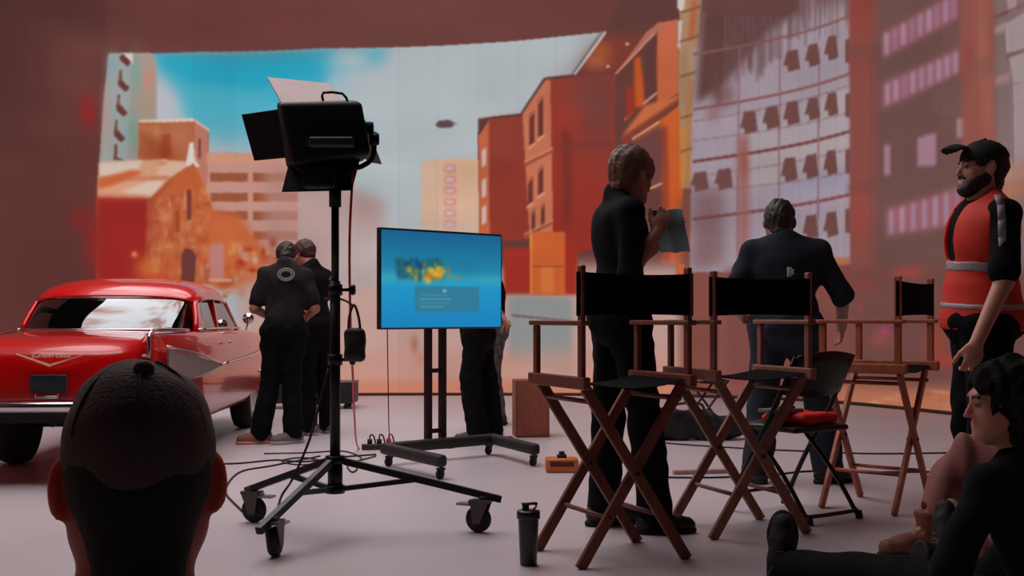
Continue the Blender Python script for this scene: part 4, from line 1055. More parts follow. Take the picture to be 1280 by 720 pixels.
# open the wheel arches, leaving the middle of the body alone
bm = bmesh.new()
for y in AX:
    for s in (-1, 1): cyl(bm, (s * .40, y, .30), (s * .95, y, .30), .35, n=40)
bpy.data.objects.remove(cut); cut = obj('wheel_cutter', bm)
md = body.modifiers.new('b', 'BOOLEAN'); md.object = cut; md.operation = 'DIFFERENCE'; md.solver = 'EXACT'
bake(body); bpy.data.objects.remove(cut)
for p in body.data.polygons: p.use_smooth = True
bm = bmesh.new(); box(bm, (0, 2.75, .25), (.9, 2.3, .10)); box(bm, (.1, .5, .385), (.5, .5, .05))
cyl(bm, (-.36, .15, .36), (-.36, .75, .36), .045); cyl(bm, (.02, .06, .355), (.02, .6, .355), .022); cyl(bm, (.0, .12, .365), (.45, .12, .365), .02); cyl(bm, (-.55, 1.0, .29), (.55, 1.0, .29), .045)
obj('underbody', bm, BLKP, car, smooth=False)
for s in (-1, 1):
    for y in AX:
        bm = bmesh.new(); Rw = Matrix(((0, 0, s), (1, 0, 0), (0, s, 0)))
        lathe(bm, [(.16, -.085), (.25, -.09), (.285, -.075), (.297, -.04), (.3, 0), (.297, .04), (.285, .075), (.25, .09), (.17, .085)], (s * .545, y, .298), 40, Rw)
        wh = obj('wheel', bm, mat('tyre_rubber', (15, 15, 15), .85), car)
        bm = bmesh.new(); lathe(bm, [(.001, .06), (.05, .085), (.12, .088), (.165, .092), (.175, .086), (.175, .06)][::-1], (s * .545, y, .298), 32, Rw); obj('hubcap', bm, CHR, wh)
        bm = bmesh.new(); lathe(bm, [(.185, .0885), (.20, .0945), (.235, .0945), (.25, .0895)], (s * .545, y, .298), 32, Rw); obj('whitewall', bm, mat('whitewall', (180, 170, 165), .7), wh)
# cabin
def patch(name, rows, m, par, th=.012, sub=2):
    """smooth sheet through rows of points, given thickness"""
    bm = bmesh.new(); G = [[bm.verts.new(p) for p in r] for r in rows]
    for a_, b_ in zip(G, G[1:]):
        for i in range(len(a_) - 1): bm.faces.new((a_[i], a_[i + 1], b_[i + 1], b_[i]))
    o = obj(name, bm, m, par)
    if sub: md = o.modifiers.new('s', 'SUBSURF'); md.levels = sub; md.render_levels = sub
    md = o.modifiers.new('t', 'SOLIDIFY'); md.thickness = th; md.offset = 0
    return bake(o)
def arch(y, w, ztop, drop, zedge, n=13, yedge=0):
    out = []
    for i in range(n):
        t = -1 + 2 * i / (n - 1); x = w * math.sin(t * PI / 2)
        q = abs(t) ** 2.6
        out.append((x, y + yedge * q, ztop - (ztop - zedge) * q * 1.0 - drop * 0))
    return out
roof = patch('roof', [arch(1.26, .555, 1.135, 0, 1.085, yedge=.16), arch(1.30, .565, 1.175, 0, 1.09, yedge=.14), arch(1.42, .575, 1.235, 0, 1.105, yedge=.08), arch(1.65, .58, 1.275, 0, 1.12), arch(2.0, .58, 1.285, 0, 1.125), arch(2.3, .575, 1.265, 0, 1.115, yedge=-.04), arch(2.5, .56, 1.22, 0, 1.10, yedge=-.08), arch(2.58, .55, 1.185, 0, 1.09, yedge=-.1)], CARP, car, .02)
def bow(yc, w, z, k, n=13):
    return [(w * math.sin((-1 + 2 * i / (n - 1)) * PI / 2), yc + k * abs(-1 + 2 * i / (n - 1)) ** 2.4, z) for i in range(n)]
GL = glass_mat('car_glass', (.55, .50, .50), .13)
rows = [[tuple(Vector(a_) * (1 - t) + Vector(b_) * t + Vector((0, -.03 * math.sin(PI * t), 0))) for a_, b_ in zip(bow(.93, .535, .905, .22), bow(1.27, .515, 1.135, .16))] for t in (0, .25, .5, .75, 1)]
patch('rear_window', rows, GL, car, .006)
rows = [[tuple(Vector(a_) * (1 - t) + Vector(b_) * t) for a_, b_ in zip(bow(3.0, .56, .90, -.22), bow(2.56, .50, 1.17, -.14))] for t in (0, .5, 1)]
patch('windscreen', rows, GL, car, .006)
for pts, r_, nm in ((bow(.915, .55, .905, .24), .011, 'rear_window_trim'), ([(x, y, z - (0.012)) for x, y, z in bow(1.262, .53, 1.142, .16)], .009, 'rear_window_trim')):
    bm = bmesh.new(); tube(bm, pts, r_, 8, smooth=3); obj(nm, bm, CHR, car)
for s in (-1, 1):
    # side windows and pillars
    def q4(name, P4, m, th=.01):
        bm = bmesh.new(); v = [Vector(p) for p in P4]; nrm = (v[1] - v[0]).cross(v[3] - v[0]).normalized(); prism(bm, v, nrm * th); return obj(name, bm, m, car, smooth=False)
    q4('side_window', [(s * .60, 1.42, .90), (s * .60, 1.92, .90), (s * .553, 1.92, 1.10), (s * .553, 1.56, 1.10)], GL, .006)
    q4('side_window', [(s * .60, 1.97, .90), (s * .60, 2.72, .90), (s * .553, 2.46, 1.10), (s * .553, 1.97, 1.10)], GL, .006)
    for pa, pb, pw in (((s * .60, 1.945, .88), (s * .56, 1.945, 1.12), .05), ((s * .60, 2.76, .88), (s * .55, 2.46, 1.11), .04)):
        bm = bmesh.new(); bar(bm, pa, pb, pw, .03, up=(1, 0, 0)); o = obj('door_pillar', bm, CARP, car); bevel(o, .006); bake(o)
    rows = [[(s * .60, 1.20, .885), (s * .605, 1.42, .885)], [(s * .595, 1.26, .97), (s * .59, 1.44, .97)], [(s * .565, 1.34, 1.06), (s * .565, 1.48, 1.06)], [(s * .55, 1.38, 1.12), (s * .555, 1.56, 1.12)]]
    patch('rear_pillar', rows, CARP, car, .03)
    bm = bmesh.new(); tube(bm, [(s * .625, 1.22, .905), (s * .625, 2.0, .907), (s * .62, 2.78, .90)], .008, 8, smooth=3); obj('belt_trim', bm, CHR, car)
    # brushed panel and chrome strips on the rear wing
    def side(y, z): return (s * (.69 if .5 < z < .75 else .682), y, z)
    bm = bmesh.new(); v = [Vector(p) for p in ((s * .686, .12, .80), (s * .692, 1.7, .64), (s * .694, 1.1, .60), (s * .692, .12, .60))]; prism(bm, v, (.012 * s, 0, 0)); obj('side_panel', bm, SILV, car, smooth=False)
    bm = bmesh.new(); tube(bm, [(s * .692, .08, .815), (s * .700, .9, .74), (s * .700, 1.72, .635)], .008, 6, smooth=4); tube(bm, [(s * .70, .08, .595), (s * .702, 1.2, .60), (s * .700, 1.72, .635)], .008, 6, smooth=4); tube(bm, [(s * .69, 1.75, .64), (s * .69, 2.8, .66), (s * .685, 3.9, .70)], .008, 6, smooth=4)
    obj('side_trim', bm, CHR, car)
    # tail fin edge with lamp
    bm = bmesh.new(); tube(bm, [(s * .60, -.03, .70), (s * .615, -.035, .80), (s * .612, -.02, .885), (s * .617, .10, .915), (s * .622, .4, .912), (s * .625, .9, .905)], .012, 8, smooth=4); obj('tail_fin_trim', bm, CHR, car)
    bm = bmesh.new(); lathe(bm, [(.0, .03), (.03, .025), (.044, .005), (.046, -.02)][::-1], (s * .585, -.03, .73), 20, Matrix(((1, 0, 0), (0, 0, -1), (0, 1, 0)))); obj('tail_lamp', bm, mat('red_lens', (120, 10, 8), .2), car)
    bm = bmesh.new(); lathe(bm, [(.0, .03), (.06, .02), (.085, -.005), (.09, -.03)][::-1], (s * .55, 4.10, .70), 24, Matrix(((1, 0, 0), (0, 0, 1), (0, -1, 0)))); obj('headlamp', bm, CHR, car)
    bm = bmesh.new(); box(bm, (s * .70, 1.98, .80), (.02, .12, .02)); o = obj('door_handle', bm, CHR, car); bevel(o, .006); bake(o)
    bm = bmesh.new(); cyl(bm, (s * .68, 2.72, .88), (s * .70, 2.72, .96), .007); cyl(bm, (s * .70, 2.70, .98), (s * .70, 2.74, .98), .045, n=20); obj('wing_mirror', bm, CHR, car)
# bumpers
for yb, sg, nm in ((-.10, 1, 'rear_bumper'), (4.22, -1, 'front_bumper')):
    path = [(-.70, yb + sg * .34, .465), (-.69, yb + sg * .12, .465), (-.58, yb + sg * .02, .465), (0, yb - sg * .02, .468), (.58, yb + sg * .02, .465), (.69, yb + sg * .12, .465), (.70, yb + sg * .34, .465)]
    pts = spline(path, 8); bm = bmesh.new(); rings = []
    prof = [(-.0, -.035), (.018, -.03), (.03, -.012), (.032, .008), (.024, .026), (.006, .034), (-.012, .03), (-.012, -.03)]
    for i, p in enumerate(pts):
        t = (pts[min(i + 1, len(pts) - 1)] - pts[max(i - 1, 0)]).normalized(); out = Vector((t.y, -t.x, 0)) * sg
        rings.append([bm.verts.new(p + out * a_ + Vector((0, 0, b_))) for a_, b_ in prof])
    for A_, B_ in zip(rings, rings[1:]):
        for k in range(8): bm.faces.new((A_[k], A_[(k + 1) % 8], B_[(k + 1) % 8], B_[k]))
    bm.faces.new(rings[0]); bm.faces.new(rings[-1][::-1])
    bu = obj(nm, bm, CHR, car)
    for s in (-1, 1):
        bm = bmesh.new(); box(bm, (s * .40, yb - sg * .02, .475), (.05, .07, .11)); o = obj('bumper_guard', bm, CHR, bu); bevel(o, .018, 3); bake(o)
bm = bmesh.new(); box(bm, (0, -.045, .405), (1.16, .06, .07)); o = obj('rear_valance', bm, BLKP, car); bevel(o, .01); bake(o)
# plate, lamp over it, V emblem with script
bm = bmesh.new(); box(bm, (.03, -.04, .60), (.215, .012, .105)); o = obj('licence_plate', bm, mat('dark_blue_plate', (24, 44, 58), .5), car); bevel(o, .006); bake(o)
bm = bmesh.new(); box(bm, (.03, -.055, .522), (.13, .03, .016)); box(bm, (-.035, -.055, .53), (.01, .03, .02)); box(bm, (.095, -.055, .53), (.01, .03, .02)); o = obj('plate_bracket', bm, CHR, car); bevel(o, .003); bake(o)
gold = mat('gilt_emblem', (255, 214, 180), .35, metal=.25, var=.03)
bm = bmesh.new()
for s in (-1, 1):
    prism(bm, [Vector((0.045, -.066, .702)), Vector((0.045 + s * .20, -.030, .772)), Vector((0.045 + s * .205, -.028, .778)), Vector((0.045, -.062, .716))], (0, .012, 0))
obj('trunk_emblem', bm, gold, car, smooth=False)
cu = bpy.data.curves.new('trunk_script', 'FONT'); cu.body = 'Chevrolet'; cu.size = .058; cu.shear = .4; cu.extrude = .003; cu.bevel_depth = .0012; cu.align_x = 'CENTER'; cu.space_character = .92
ot = bpy.data.objects.new('trunk_script', cu); link(ot)
dg = bpy.context.evaluated_depsgraph_get(); me = bpy.data.meshes.new_from_object(ot.evaluated_get(dg), depsgraph=dg); bpy.data.objects.remove(ot)
so = bpy.data.objects.new('trunk_script', me); link(so, car); so.location = (.045, -.052, .756); so.rotation_euler = (PI / 2 - .25, 0, 0); so.scale = (1.05, .62, 1); me.materials.clear(); me.materials.append(gold)
for s in (-1, 1):
    bm = bmesh.new(); tube(bm, [(s * .50, -.012, .66), (s * .49, .03, .79), (s * .47, .16, .845), (s * .46, .5, .885), (s * .45, .88, .905)], .003, 6, smooth=4)
    obj('trunk_seam', bm, mat('seam_rubber', (40, 6, 5), .8), car)
for y in (1.5, 2.3):
    bm = bmesh.new(); box(bm, (0, y, .80), (1.0, .12, .36)); box(bm, (0, y + .25, .62), (1.0, .45, .14)); o = obj('bench_seat', bm, mat('red_vinyl', (96, 26, 24), .5), car); bevel(o, .04, 3); bake(o)
bm = bmesh.new(); tube(bm, [(-.28 + .15 * math.cos(a_ * PI / 12), 2.66 + .03 * math.sin(a_ * PI / 12), .88 + .15 * math.sin(a_ * PI / 12)) for a_ in range(24)], .01, 6, closed=True); obj('steering_wheel', bm, RUB(), car)
# ------------------------------------------------------------------ tall director's chairs
def wood(name, c): return mat(name, c, .5, var=.22, scale=6, stretch=(6, 6, .8))
def director(name, label, loc, w, canvas, wood_m, group='tall folding canvas chairs'):
    rz = math.atan2(w[1], w[0]); r = empty(name, (loc[0], loc[1], 0), rz, label, 'chair', group)
    HW = .27
    for q in (-1, 1):                                # front (+y) and back (-y) X frames
        y = q * .19
        for s in (-1, 1):
            bm = bmesh.new(); yy = y + s * .012
            bar(bm, (-s * .245, yy, .0), (s * .235, yy, .715), .022, .046, up=(1, 0, .2)); o = obj('leg', bm, wood_m, r, smooth=False); bevel(o, .004); bake(o)
        bm = bmesh.new(); cyl(bm, (0, y - .03, .365), (0, y + .03, .365), .008, n=12); obj('pivot_bolt', bm, mat('dark_steel', (40, 36, 36), .4, metal=.8), r)
    for s in (-1, 1):
        x = s * (HW - .02)
        bm = bmesh.new(); bar(bm, (x, -.245, .735), (x, .245, .735), .034, .05); o = obj('seat_rail', bm, wood_m, r, smooth=False); bevel(o, .006); bake(o)
        bm = bmesh.new(); xx = -s * (.245 - .48 * .27); cyl(bm, (xx, -.19, .19), (xx, .19, .19), .010, n=12); obj('stretcher', bm, wood_m, r)
        bm = bmesh.new(); xx = s * .21; cyl(bm, (xx, -.2, .66), (xx, .2, .66), .010, n=12); obj('stretcher', bm, wood_m, r)
        for y, zt, nm in ((-.20, 1.20, 'back_post'), (.19, .962, 'arm_post')):
            bm = bmesh.new(); bar(bm, (x, y, .755), (x, y, zt), .022, .036, up=(0, 1, 0)); o = obj(nm, bm, wood_m, r, smooth=False); bevel(o, .006, 3); bake(o)
        bm = bmesh.new()
        outline = [(x - .022, -.235), (x + .022, -.235), (x + .027, .0), (x + .030, .2), (x + .018, .232), (x - .018, .232), (x - .030, .2), (x - .027, 0)]
        prism(bm, [Vector((a, b, .972)) for a, b in outline], (0, 0, .02)); o = obj('armrest', bm, wood_m, r, smooth=False); bevel(o, .005); bake(o)
    bm = bmesh.new(); n = 12; top = []; bot = []
    prof = [(-HW + .004 + (2 * HW - .008) * i / n, .745 - .035 * math.sin(PI * i / n)) for i in range(n + 1)]
    prism(bm, [Vector((a, 0, b)) for a, b in prof] + [Vector((a, 0, b - .004)) for a, b in prof[::-1]], (0, .40, 0)); obj('seat', bm, canvas, r, smooth=False)
    # back sling: wraps both posts, slightly bellied, upper edge dips a little
    bm = bmesh.new(); rows = []
    for k in range(7):
        z0 = k / 6; row = []
        for i in range(21):
            t = -1 + 2 * i / 20; dip = .010 * (1 - t * t) * (1 if z0 > .5 else -.6)
            row.append((t * (HW + .004), -.212 - .018 * (1 - t * t) + .012 * (abs(t) > .95), 1.0 + .175 * z0 - dip))
        rows.append(row)
    G = [[bm.verts.new(p) for p in r_] for r_ in rows]
    for a, b in zip(G, G[1:]):
        for i in range(20): bm.faces.new((a[i], a[i + 1], b[i + 1], b[i]))
    o = obj('backrest', bm, canvas, r); md = o.modifiers.new('t', 'SOLIDIFY'); md.thickness = .006; md.offset = 0; bake(o)
    return r
CANV = mat('black_canvas', (10, 10, 12), .95, bump=.4, bscale=300, spec=.1)
WD = wood('dark_cherry_wood', (122, 62, 44)); WM = wood('brown_cherry_wood', (152, 98, 80)); WL = wood('reddish_beech_wood', (178, 98, 66))
director('director_chair', 'tall dark wooden director chair with black canvas, nearest the camera beside the drinks bottle', (.413, 4.69), (.9, .43), CANV, WD)
director('director_chair', 'tall wooden director chair with black canvas, the middle one, in front of the heavy-set man', (1.06, 5.26), (.95, .36), CANV, WM)
director('director_chair', 'tall reddish director chair turned sideways, rightmost of the three canvas chairs', (1.92, 5.9), (.62, .79), CANV, WL)

# ------------------------------------------------------------------ metal folding chair with a red thing on its seat
fx = Vector((.83, .55, 0)).normalized(); rz = math.atan2(fx.y, fx.x)
fc = empty('folding_chair', (1.42, 5.66, 0), rz, 'low black metal folding chair with a red jacket on its seat', 'chair')
MB = mat('black_painted_steel', (24, 22, 23), .4, metal=.3)
for s in (-1, 1):
    x = s * .205
    bm = bmesh.new(); tube(bm, [(x, .25, .0), (x, .12, .25), (x, -.05, .52), (x * .98, -.20, .80)], .0125, 10, smooth=4); obj('front_leg', bm, MB, fc)
    x = s * .178
    bm = bmesh.new(); tube(bm, [(x, -.27, .0), (x, -.10, .22), (x, .14, .455)], .0115, 10, smooth=4); obj('rear_leg', bm, MB, fc)
    for y in (.25, -.27):
        bm = bmesh.new(); cyl(bm, (x if y < 0 else s * .205, y, 0), (x if y < 0 else s * .205, y - .01 * (1 if y > 0 else -1), .04), .018, n=12); obj('rubber_foot', bm, RUB(), fc)
bm = bmesh.new(); tube(bm, [(-.178, -.235, .045), (-.17, -.25, .038), (0, -.252, .036), (.17, -.25, .038), (.178, -.235, .045)], .010, 8, smooth=3); obj('cross_bar', bm, MB, fc)
bm = bmesh.new(); tube(bm, [(-.205, .2, .10), (.205, .2, .10)], .009, 8); obj('cross_bar', bm, MB, fc)
S = SDF((-.27, -.24, .36), (.27, .26, .5), .006); S.rbox((0, .0, .445), (.195, .195, .014), None, .012); S.ell((0, .02, .455), (.18, .18, .022), None, .02); o = S.make('seat', MB, fc)
n = 16; bm = bmesh.new(); rows = []
for k in range(6):
    z = .62 + .19 * k / 5
    rows.append([(-.20 + .40 * i / n, -.105 - (z - .6) * .52 - .03 * math.sin(PI * i / n), z - (.015 if k == 0 else (-.02 if k == 5 else 0)) * math.sin(PI * i / n)) for i in range(n + 1)])
G = [[bm.verts.new(p) for p in r_] for r_ in rows]
for a, b in zip(G, G[1:]):
    for i in range(n): bm.faces.new((a[i], a[i + 1], b[i + 1], b[i]))
o = obj('backrest', bm, MB, fc); md = o.modifiers.new('t', 'SOLIDIFY'); md.thickness = .012; bake(o)
S = SDF((-.3, -.25, .44), (.3, .3, .6), .006)
S.rbox((.04, -.03, .487), (.15, .11, .026), yawR(.2), .02, .02); S.ell((-.07, .03, .49), (.10, .08, .024), None, .03); S.wrinkle(.006, 45, 4); S.keep((0, 0, .463), (0, 0, -1.0))
Rz = Matrix.Rotation(rz, 3, 'Z')
V, Q = S.mesh(); Vw = np.array([(Rz @ Vector(v)) + Vector((1.42, 5.66, 0)) for v in V])
tag(raw('red_jacket', Vw, Q, mat('bright_red_cloth', (226, 34, 22), .7)), 'folded bright red jacket lying on the seat of the black folding chair', 'jacket')
bm = bmesh.new(); cc = Rz @ Vector((-.11, -.02, .530)) + Vector((1.42, 5.66, 0)); box(bm, cc, (.20, .12, .018), Rz); box(bm, cc + Vector((.02, -.01, .016)), (.09, .05, .016), Rz)
o = obj('clipboard', bm, mat('grey_board', (120, 106, 106), .6)); bevel(o, .003); bake(o); tag(o, 'small grey clipboard with a dark clip on top of the red jacket', 'clipboard')

# ------------------------------------------------------------------ television on rolling stand
tv = empty('television', (-.47, 7.75, 0), 0, 'flat television with a blue underwater picture on the tall rolling stand', 'television')
st = empty('television_stand', (-.48, 7.75, 0), 0, 'dark rolling stand with two posts and padded feet, carrying the television', 'stand')
wd = Vector((.76, .65, 0)).normalized(); nf = Vector((.65, -.76, 0))      # width direction, facing direction
POST = mat('dark_red_post', (44, 22, 20), .45, metal=.3); PAD = mat('dark_foot_cover', (40, 34, 36), .6)
tc = Vector((0, 0, 1.25)); tw, th_ = 1.06, .68
RT = Matrix((wd, -nf, Vector((0, 0, 1)))).transposed()
bm = bmesh.new(); box(bm, tc - nf * .025, (tw, .04, th_), RT); o = obj('casing', bm, mat('black_bezel', (18, 20, 24), .4), tv); bevel(o, .008); bake(o)
class TvPic(Picture): pass
Ut = np.arange(-tw / 2 + .012, tw / 2 - .012, .004); Zt = np.arange(-th_ / 2 + .012, th_ / 2 - .014, .004)
def tvc(px, py):    # picture coordinates 0..160 x 0..100
    return (px / 160 - .5) * (tw - .024), (.5 - py / 100) * (th_ - .026)
T_ = Picture(Ut, Zt, (28, 120, 160), tvc)
T_.poly([(0, 0), (160, 0), (160, 50), (0, 50)], (24, 96, 140), col2=(36, 140, 176)); T_.poly([(0, 50), (160, 50), (160, 100), (0, 100)], (34, 150, 196), col2=(28, 128, 186)); T_.rect(0, 44, 160, 54, (52, 158, 184), soft=4)
rs2 = random.Random(9)
for i in range(60):
    T_.blob(rs2.uniform(20, 78), rs2.uniform(30, 50), rs2.uniform(2, 6), rs2.uniform(2, 6), rs2.choice([(20, 50, 80), (18, 60, 100), (60, 90, 60), (30, 110, 120)]), .5)
for i in range(40):
    T_.blob(rs2.gauss(66, 9), rs2.gauss(44, 4), rs2.uniform(2, 5), rs2.uniform(2, 4), rs2.choice([(216, 160, 30), (190, 110, 30), (120, 140, 60), (230, 180, 60)]), .6)
T_.blob(110, 34, 18, 12, (30, 120, 150), .7); T_.rect(42, 57, 128, 84, (50, 122, 150), soft=1)
for i, (a, b) in enumerate(((48, 84), (48, 90), (50, 86), (48, 80))): T_.rect(a, 66 + i * 4, b, 67 + i * 4, (120, 170, 190), alpha=.6)
T_.rect(78, 60, 84, 63, (150, 190, 200), alpha=.7)
nu2, nz2 = len(Ut), len(Zt)
Vt = np.zeros((nu2, nz2, 3)); wdn = np.array(wd); Vt[:] = np.array(tc + nf * .0)[None, None]; Vt += Ut[:, None, None] * wdn + Zt[None, :, None] * np.array([0, 0, 1.0]) - 0.0
Vt += np.array(nf) * -.0035
ii = (np.arange(nu2 - 1)[:, None] * nz2 + np.arange(nz2 - 1)[None, :]).ravel()
so = raw('screen', Vt.reshape(-1, 3), np.stack([ii, ii + nz2, ii + nz2 + 1, ii + 1], 1), screen_mat('television_picture'), tv)
ca = so.data.color_attributes.new('screen_colour', 'FLOAT_COLOR', 'POINT'); ca.data.foreach_set('color', np.concatenate([lin(np.clip(T_.C, 0, 255)).reshape(-1, 3), np.ones((nu2 * nz2, 1))], 1).astype(np.float32).ravel())
so.location = nf * .002
for s in (-1, 1):
    b0 = -nf * .085 + wd * s * .062
    bm = bmesh.new(); box(bm, b0 + Vector((0, 0, .79)), (.045, .045, 1.42), RT); o = obj('post', bm, POST, st, smooth=False); bevel(o, .005); bake(o)
for z in (.62, .20, 1.1):
    bm = bmesh.new(); box(bm, -nf * .085 + Vector((0, 0, z)), (.10, .02, .03), RT); obj('cross_brace', bm, POST, st, smooth=False)
bm = bmesh.new(); box(bm, -nf * .055 + Vector((0, 0, 1.25)), (.42, .02, .30), RT); obj('mounting_plate', bm, POST, st, smooth=False)
def foot_bar(p, q, name='foot'):
    p = Vector(p) - Vector((-.48, 7.75, 0)); q = Vector(q) - Vector((-.48, 7.75, 0)); bm = bmesh.new(); bar(bm, p, q, .07, .075); o = obj(name, bm, PAD, st); bevel(o, .022, 3); bake(o)
foot_bar((-.86, 7.50, .115), (-.42, 6.82, .115)); foot_bar((-.15, 8.10, .115), (.16, 7.42, .115)); foot_bar((-.84, 7.50, .115), (-.14, 8.06, .115), 'base_beam')
def caster(par, org, p, r=.034, ang=0.0, h=None, m1=None, m2=None, brake=False):
    """castor: fork and wheel; p is the floor contact in room coordinates"""
    p = Vector(p) - Vector(org); h = h or r * 2.4; a = Vector((math.cos(ang), math.sin(ang), 0)); t = Vector((-math.sin(ang), math.cos(ang), 0))
    bm = bmesh.new(); cyl(bm, p + a * (.35 * r) + Vector((0, 0, h - .012)), p + a * (.35 * r) + Vector((0, 0, h + .012)), r * .3, n=12); R = Matrix((t, a, Vector((0, 0, 1)))).transposed()
    box(bm, p + a * (.2 * r) + Vector((0, 0, h - .012)), (r * 1.0, r * 1.5, .012), R)
    for s in (-1, 1):
        c = p + t * s * r * .44
        prism(bm, [c + Vector((0, 0, r * .7)) - a * .3 * r, c + Vector((0, 0, r * .7)) + a * .3 * r, c + a * .95 * r + Vector((0, 0, h - .008)), c - a * .5 * r + Vector((0, 0, h - .008))], t * r * .09)
    f = obj('caster', bm, m1 or MB, par, smooth=False)
    bm = bmesh.new(); lathe(bm, [(.01, -.28 * r), (.9 * r, -.28 * r), (r, -.12 * r), (r, .12 * r), (.9 * r, .28 * r), (.01, .28 * r)], p + Vector((0, 0, r)), 24, Matrix((a, Vector((0, 0, 1)), t)).transposed()); obj('caster_wheel', bm, m2 or RUB(), f)
    if brake:
        bm = bmesh.new(); box(bm, p - a * r * 1.1 + Vector((0, 0, h - .03)), (r * .9, r * 1.1, .01), R); box(bm, p - a * r * .5 + Vector((0, 0, h - .022)), (r * .5, r * .5, .02), R); obj('brake_pedal', bm, mat('worn_steel', (150, 140, 138), .35, metal=.9), f, smooth=False)
for p in ((-.82, 7.44, 0), (-.44, 6.85, 0), (.14, 7.46, 0), (-.17, 8.08, 0)): caster(st, (-.48, 7.75, 0), p, .032, .8, .078)

# ------------------------------------------------------------------ big light on its rolling stand
LC = Vector((-.81, 5.13, 0)); ls = empty('light_stand', tuple(LC), 0, 'black steel rolling light stand with three braced legs and large castors, left of centre', 'stand')
STL = mat('black_stand_steel', (26, 25, 27), .35, metal=.6)
bm = bmesh.new(); cyl(bm, (0, 0, .30), (0, 0, 1.16), .024); obj('pole', bm, STL, ls)
bm = bmesh.new(); cyl(bm, (0, 0, 1.10), (0, 0, 1.60), .018); obj('pole_extension', bm, STL, ls)
bm = bmesh.new(); cyl(bm, (0, 0, .20), (0, 0, .34), .034); cyl(bm, (0, 0, .19), (0, 0, .225), .045); cyl(bm, (0, 0, .325), (0, 0, .36), .045); obj('hub', bm, STL, ls)
for z in (1.12, .80):
    bm = bmesh.new(); cyl(bm, (0, 0, z - .025), (0, 0, z + .025), .034); cyl(bm, (0, 0, z), (.07, 0, z), .008); lathe(bm, [(.0, -.012), (.022, -.012), (.026, 0), (.022, .012), (.0, .012)], (.08, 0, z), 12, Matrix(((0, 0, 1), (1, 0, 0), (0, 1, 0)))); obj('clamp_knob', bm, STL, ls)
for (e, cst, ang) in (((-1.294, 5.46, .15), (-1.25, 5.43, 0), 2.9), ((-1.03, 4.55, .125), (-.985, 4.66, 0), -1.7), ((-.05, 5.19, .15), (-.155, 5.18, 0), -.4)):
    e = Vector(e) - LC; d = Vector((e.x, e.y, 0)).normalized()
    bm = bmesh.new(); bar(bm, Vector((0, 0, .335)) + d * .04, e, .032, .032); o = obj('leg', bm, STL, ls, smooth=False); bevel(o, .004); bake(o)
    mid = Vector((0, 0, .335)) * .52 + e * .48
    bm = bmesh.new(); bar(bm, Vector((0, 0, .21)) + d * .04, mid, .022, .022); obj('brace', bm, STL, ls, smooth=False)
    caster(ls, LC, cst, .062, ang, .158, mat('grey_cast_fork', (92, 82, 80), .45, metal=.5), RUB(), True)
def pxp(px, py, Y): return at(px, py, Y)
lh = empty('studio_light', tuple(LC + Vector((0, 0, 1.62))), 0, 'large black studio light with open barn doors on top of the rolling stand', 'light'); LO = LC + Vector((0, 0, 1.62))
BK = mat('black_lamp_housing', (9, 12, 15), .6, var=.1, spec=.2)
def slab(name, pts, th, m, par, rd=.0, rel=True):
    pts = [Vector(p) for p in pts]; cm = Vector((0, 0, CZ)); pn = (pts[1] - pts[0]).cross(pts[2] - pts[0]); dr = pts[3] - cm
    pts[3] = cm + dr * ((pts[0] - cm).dot(pn) / dr.dot(pn))      # keep the sheet truly flat
    v = [p - LO for p in pts]; nrm = (v[1] - v[0]).cross(v[2] - v[0]).normalized(); bm = bmesh.new(); prism(bm, v, nrm * th); o = obj(name, bm, m, par, smooth=False)
    if rd: bevel(o, rd, 3, .4); bake(o)
    return o
# housing: a shaped box, back face towards us, front face turned away
Yb, Yf = 5.02, 5.28
b4 = [pxp(350, 129, Yb), pxp(452, 127, Yb), pxp(464, 192, Yb), pxp(366, 206, Yb)]
f4 = [pxp(345, 127, Yf), pxp(448, 125, Yf), pxp(456, 202, Yf), pxp(358, 212, Yf)]
bm = bmesh.new(); v = [bm.verts.new(p - LO) for p in b4 + f4]
for f_ in ((0, 1, 2, 3), (7, 6, 5, 4), (0, 4, 5, 1), (1, 5, 6, 2), (2, 6, 7, 3), (3, 7, 4, 0)): bm.faces.new([v[i] for i in f_])
o = obj('housing', bm, BK, lh); bevel(o, .02, 3); bake(o)
bm = bmesh.new()
for i in range(6):
    a_ = pxp(384 + i * 11, 176, Yb - .004) - LO; box(bm, a_, (.012, .016, .05))
obj('cooling_fins', bm, mat('dark_grey_fins', (40, 44, 48), .5), lh, smooth=False)
bm = bmesh.new(); box(bm, pxp(415, 178, Yb - .03) - LO, (.20, .06, .045)); o = obj('control_box', bm, mat('dark_grey_box', (34, 37, 41), .45), lh); bevel(o, .01); bake(o)
bm = bmesh.new(); tube(bm, [pxp(404, 126, 5.1) - LO, pxp(404, 116, 5.1) - LO, pxp(428, 117, 5.1) - LO, pxp(435, 128, 5.1) - LO], .006, 8, smooth=2); obj('handle', bm, BK, lh)
slab('barn_door', [pxp(302, 143, 5.42), pxp(364, 134, 5.26), pxp(372, 196, 5.26), pxp(318, 201, 5.42)], .008, BK, lh, .01)
slab('barn_door', [pxp(334, 97, 5.46), pxp(412, 105, 5.46), pxp(430, 131, 5.22), pxp(353, 131, 5.22)], .006, mat('rose_lit_metal', (120, 96, 94), .45, metal=.3), lh)  # pinkish light on the door's inner face is put into this colour
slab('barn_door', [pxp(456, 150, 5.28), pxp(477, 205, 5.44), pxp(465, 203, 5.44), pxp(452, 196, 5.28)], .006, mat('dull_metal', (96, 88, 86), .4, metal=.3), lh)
slab('barn_door', [pxp(362, 200, 5.20), pxp(452, 192, 5.20), pxp(440, 238, 5.12), pxp(352, 240, 5.12)], .008, BK, lh, .008)
bm = bmesh.new()
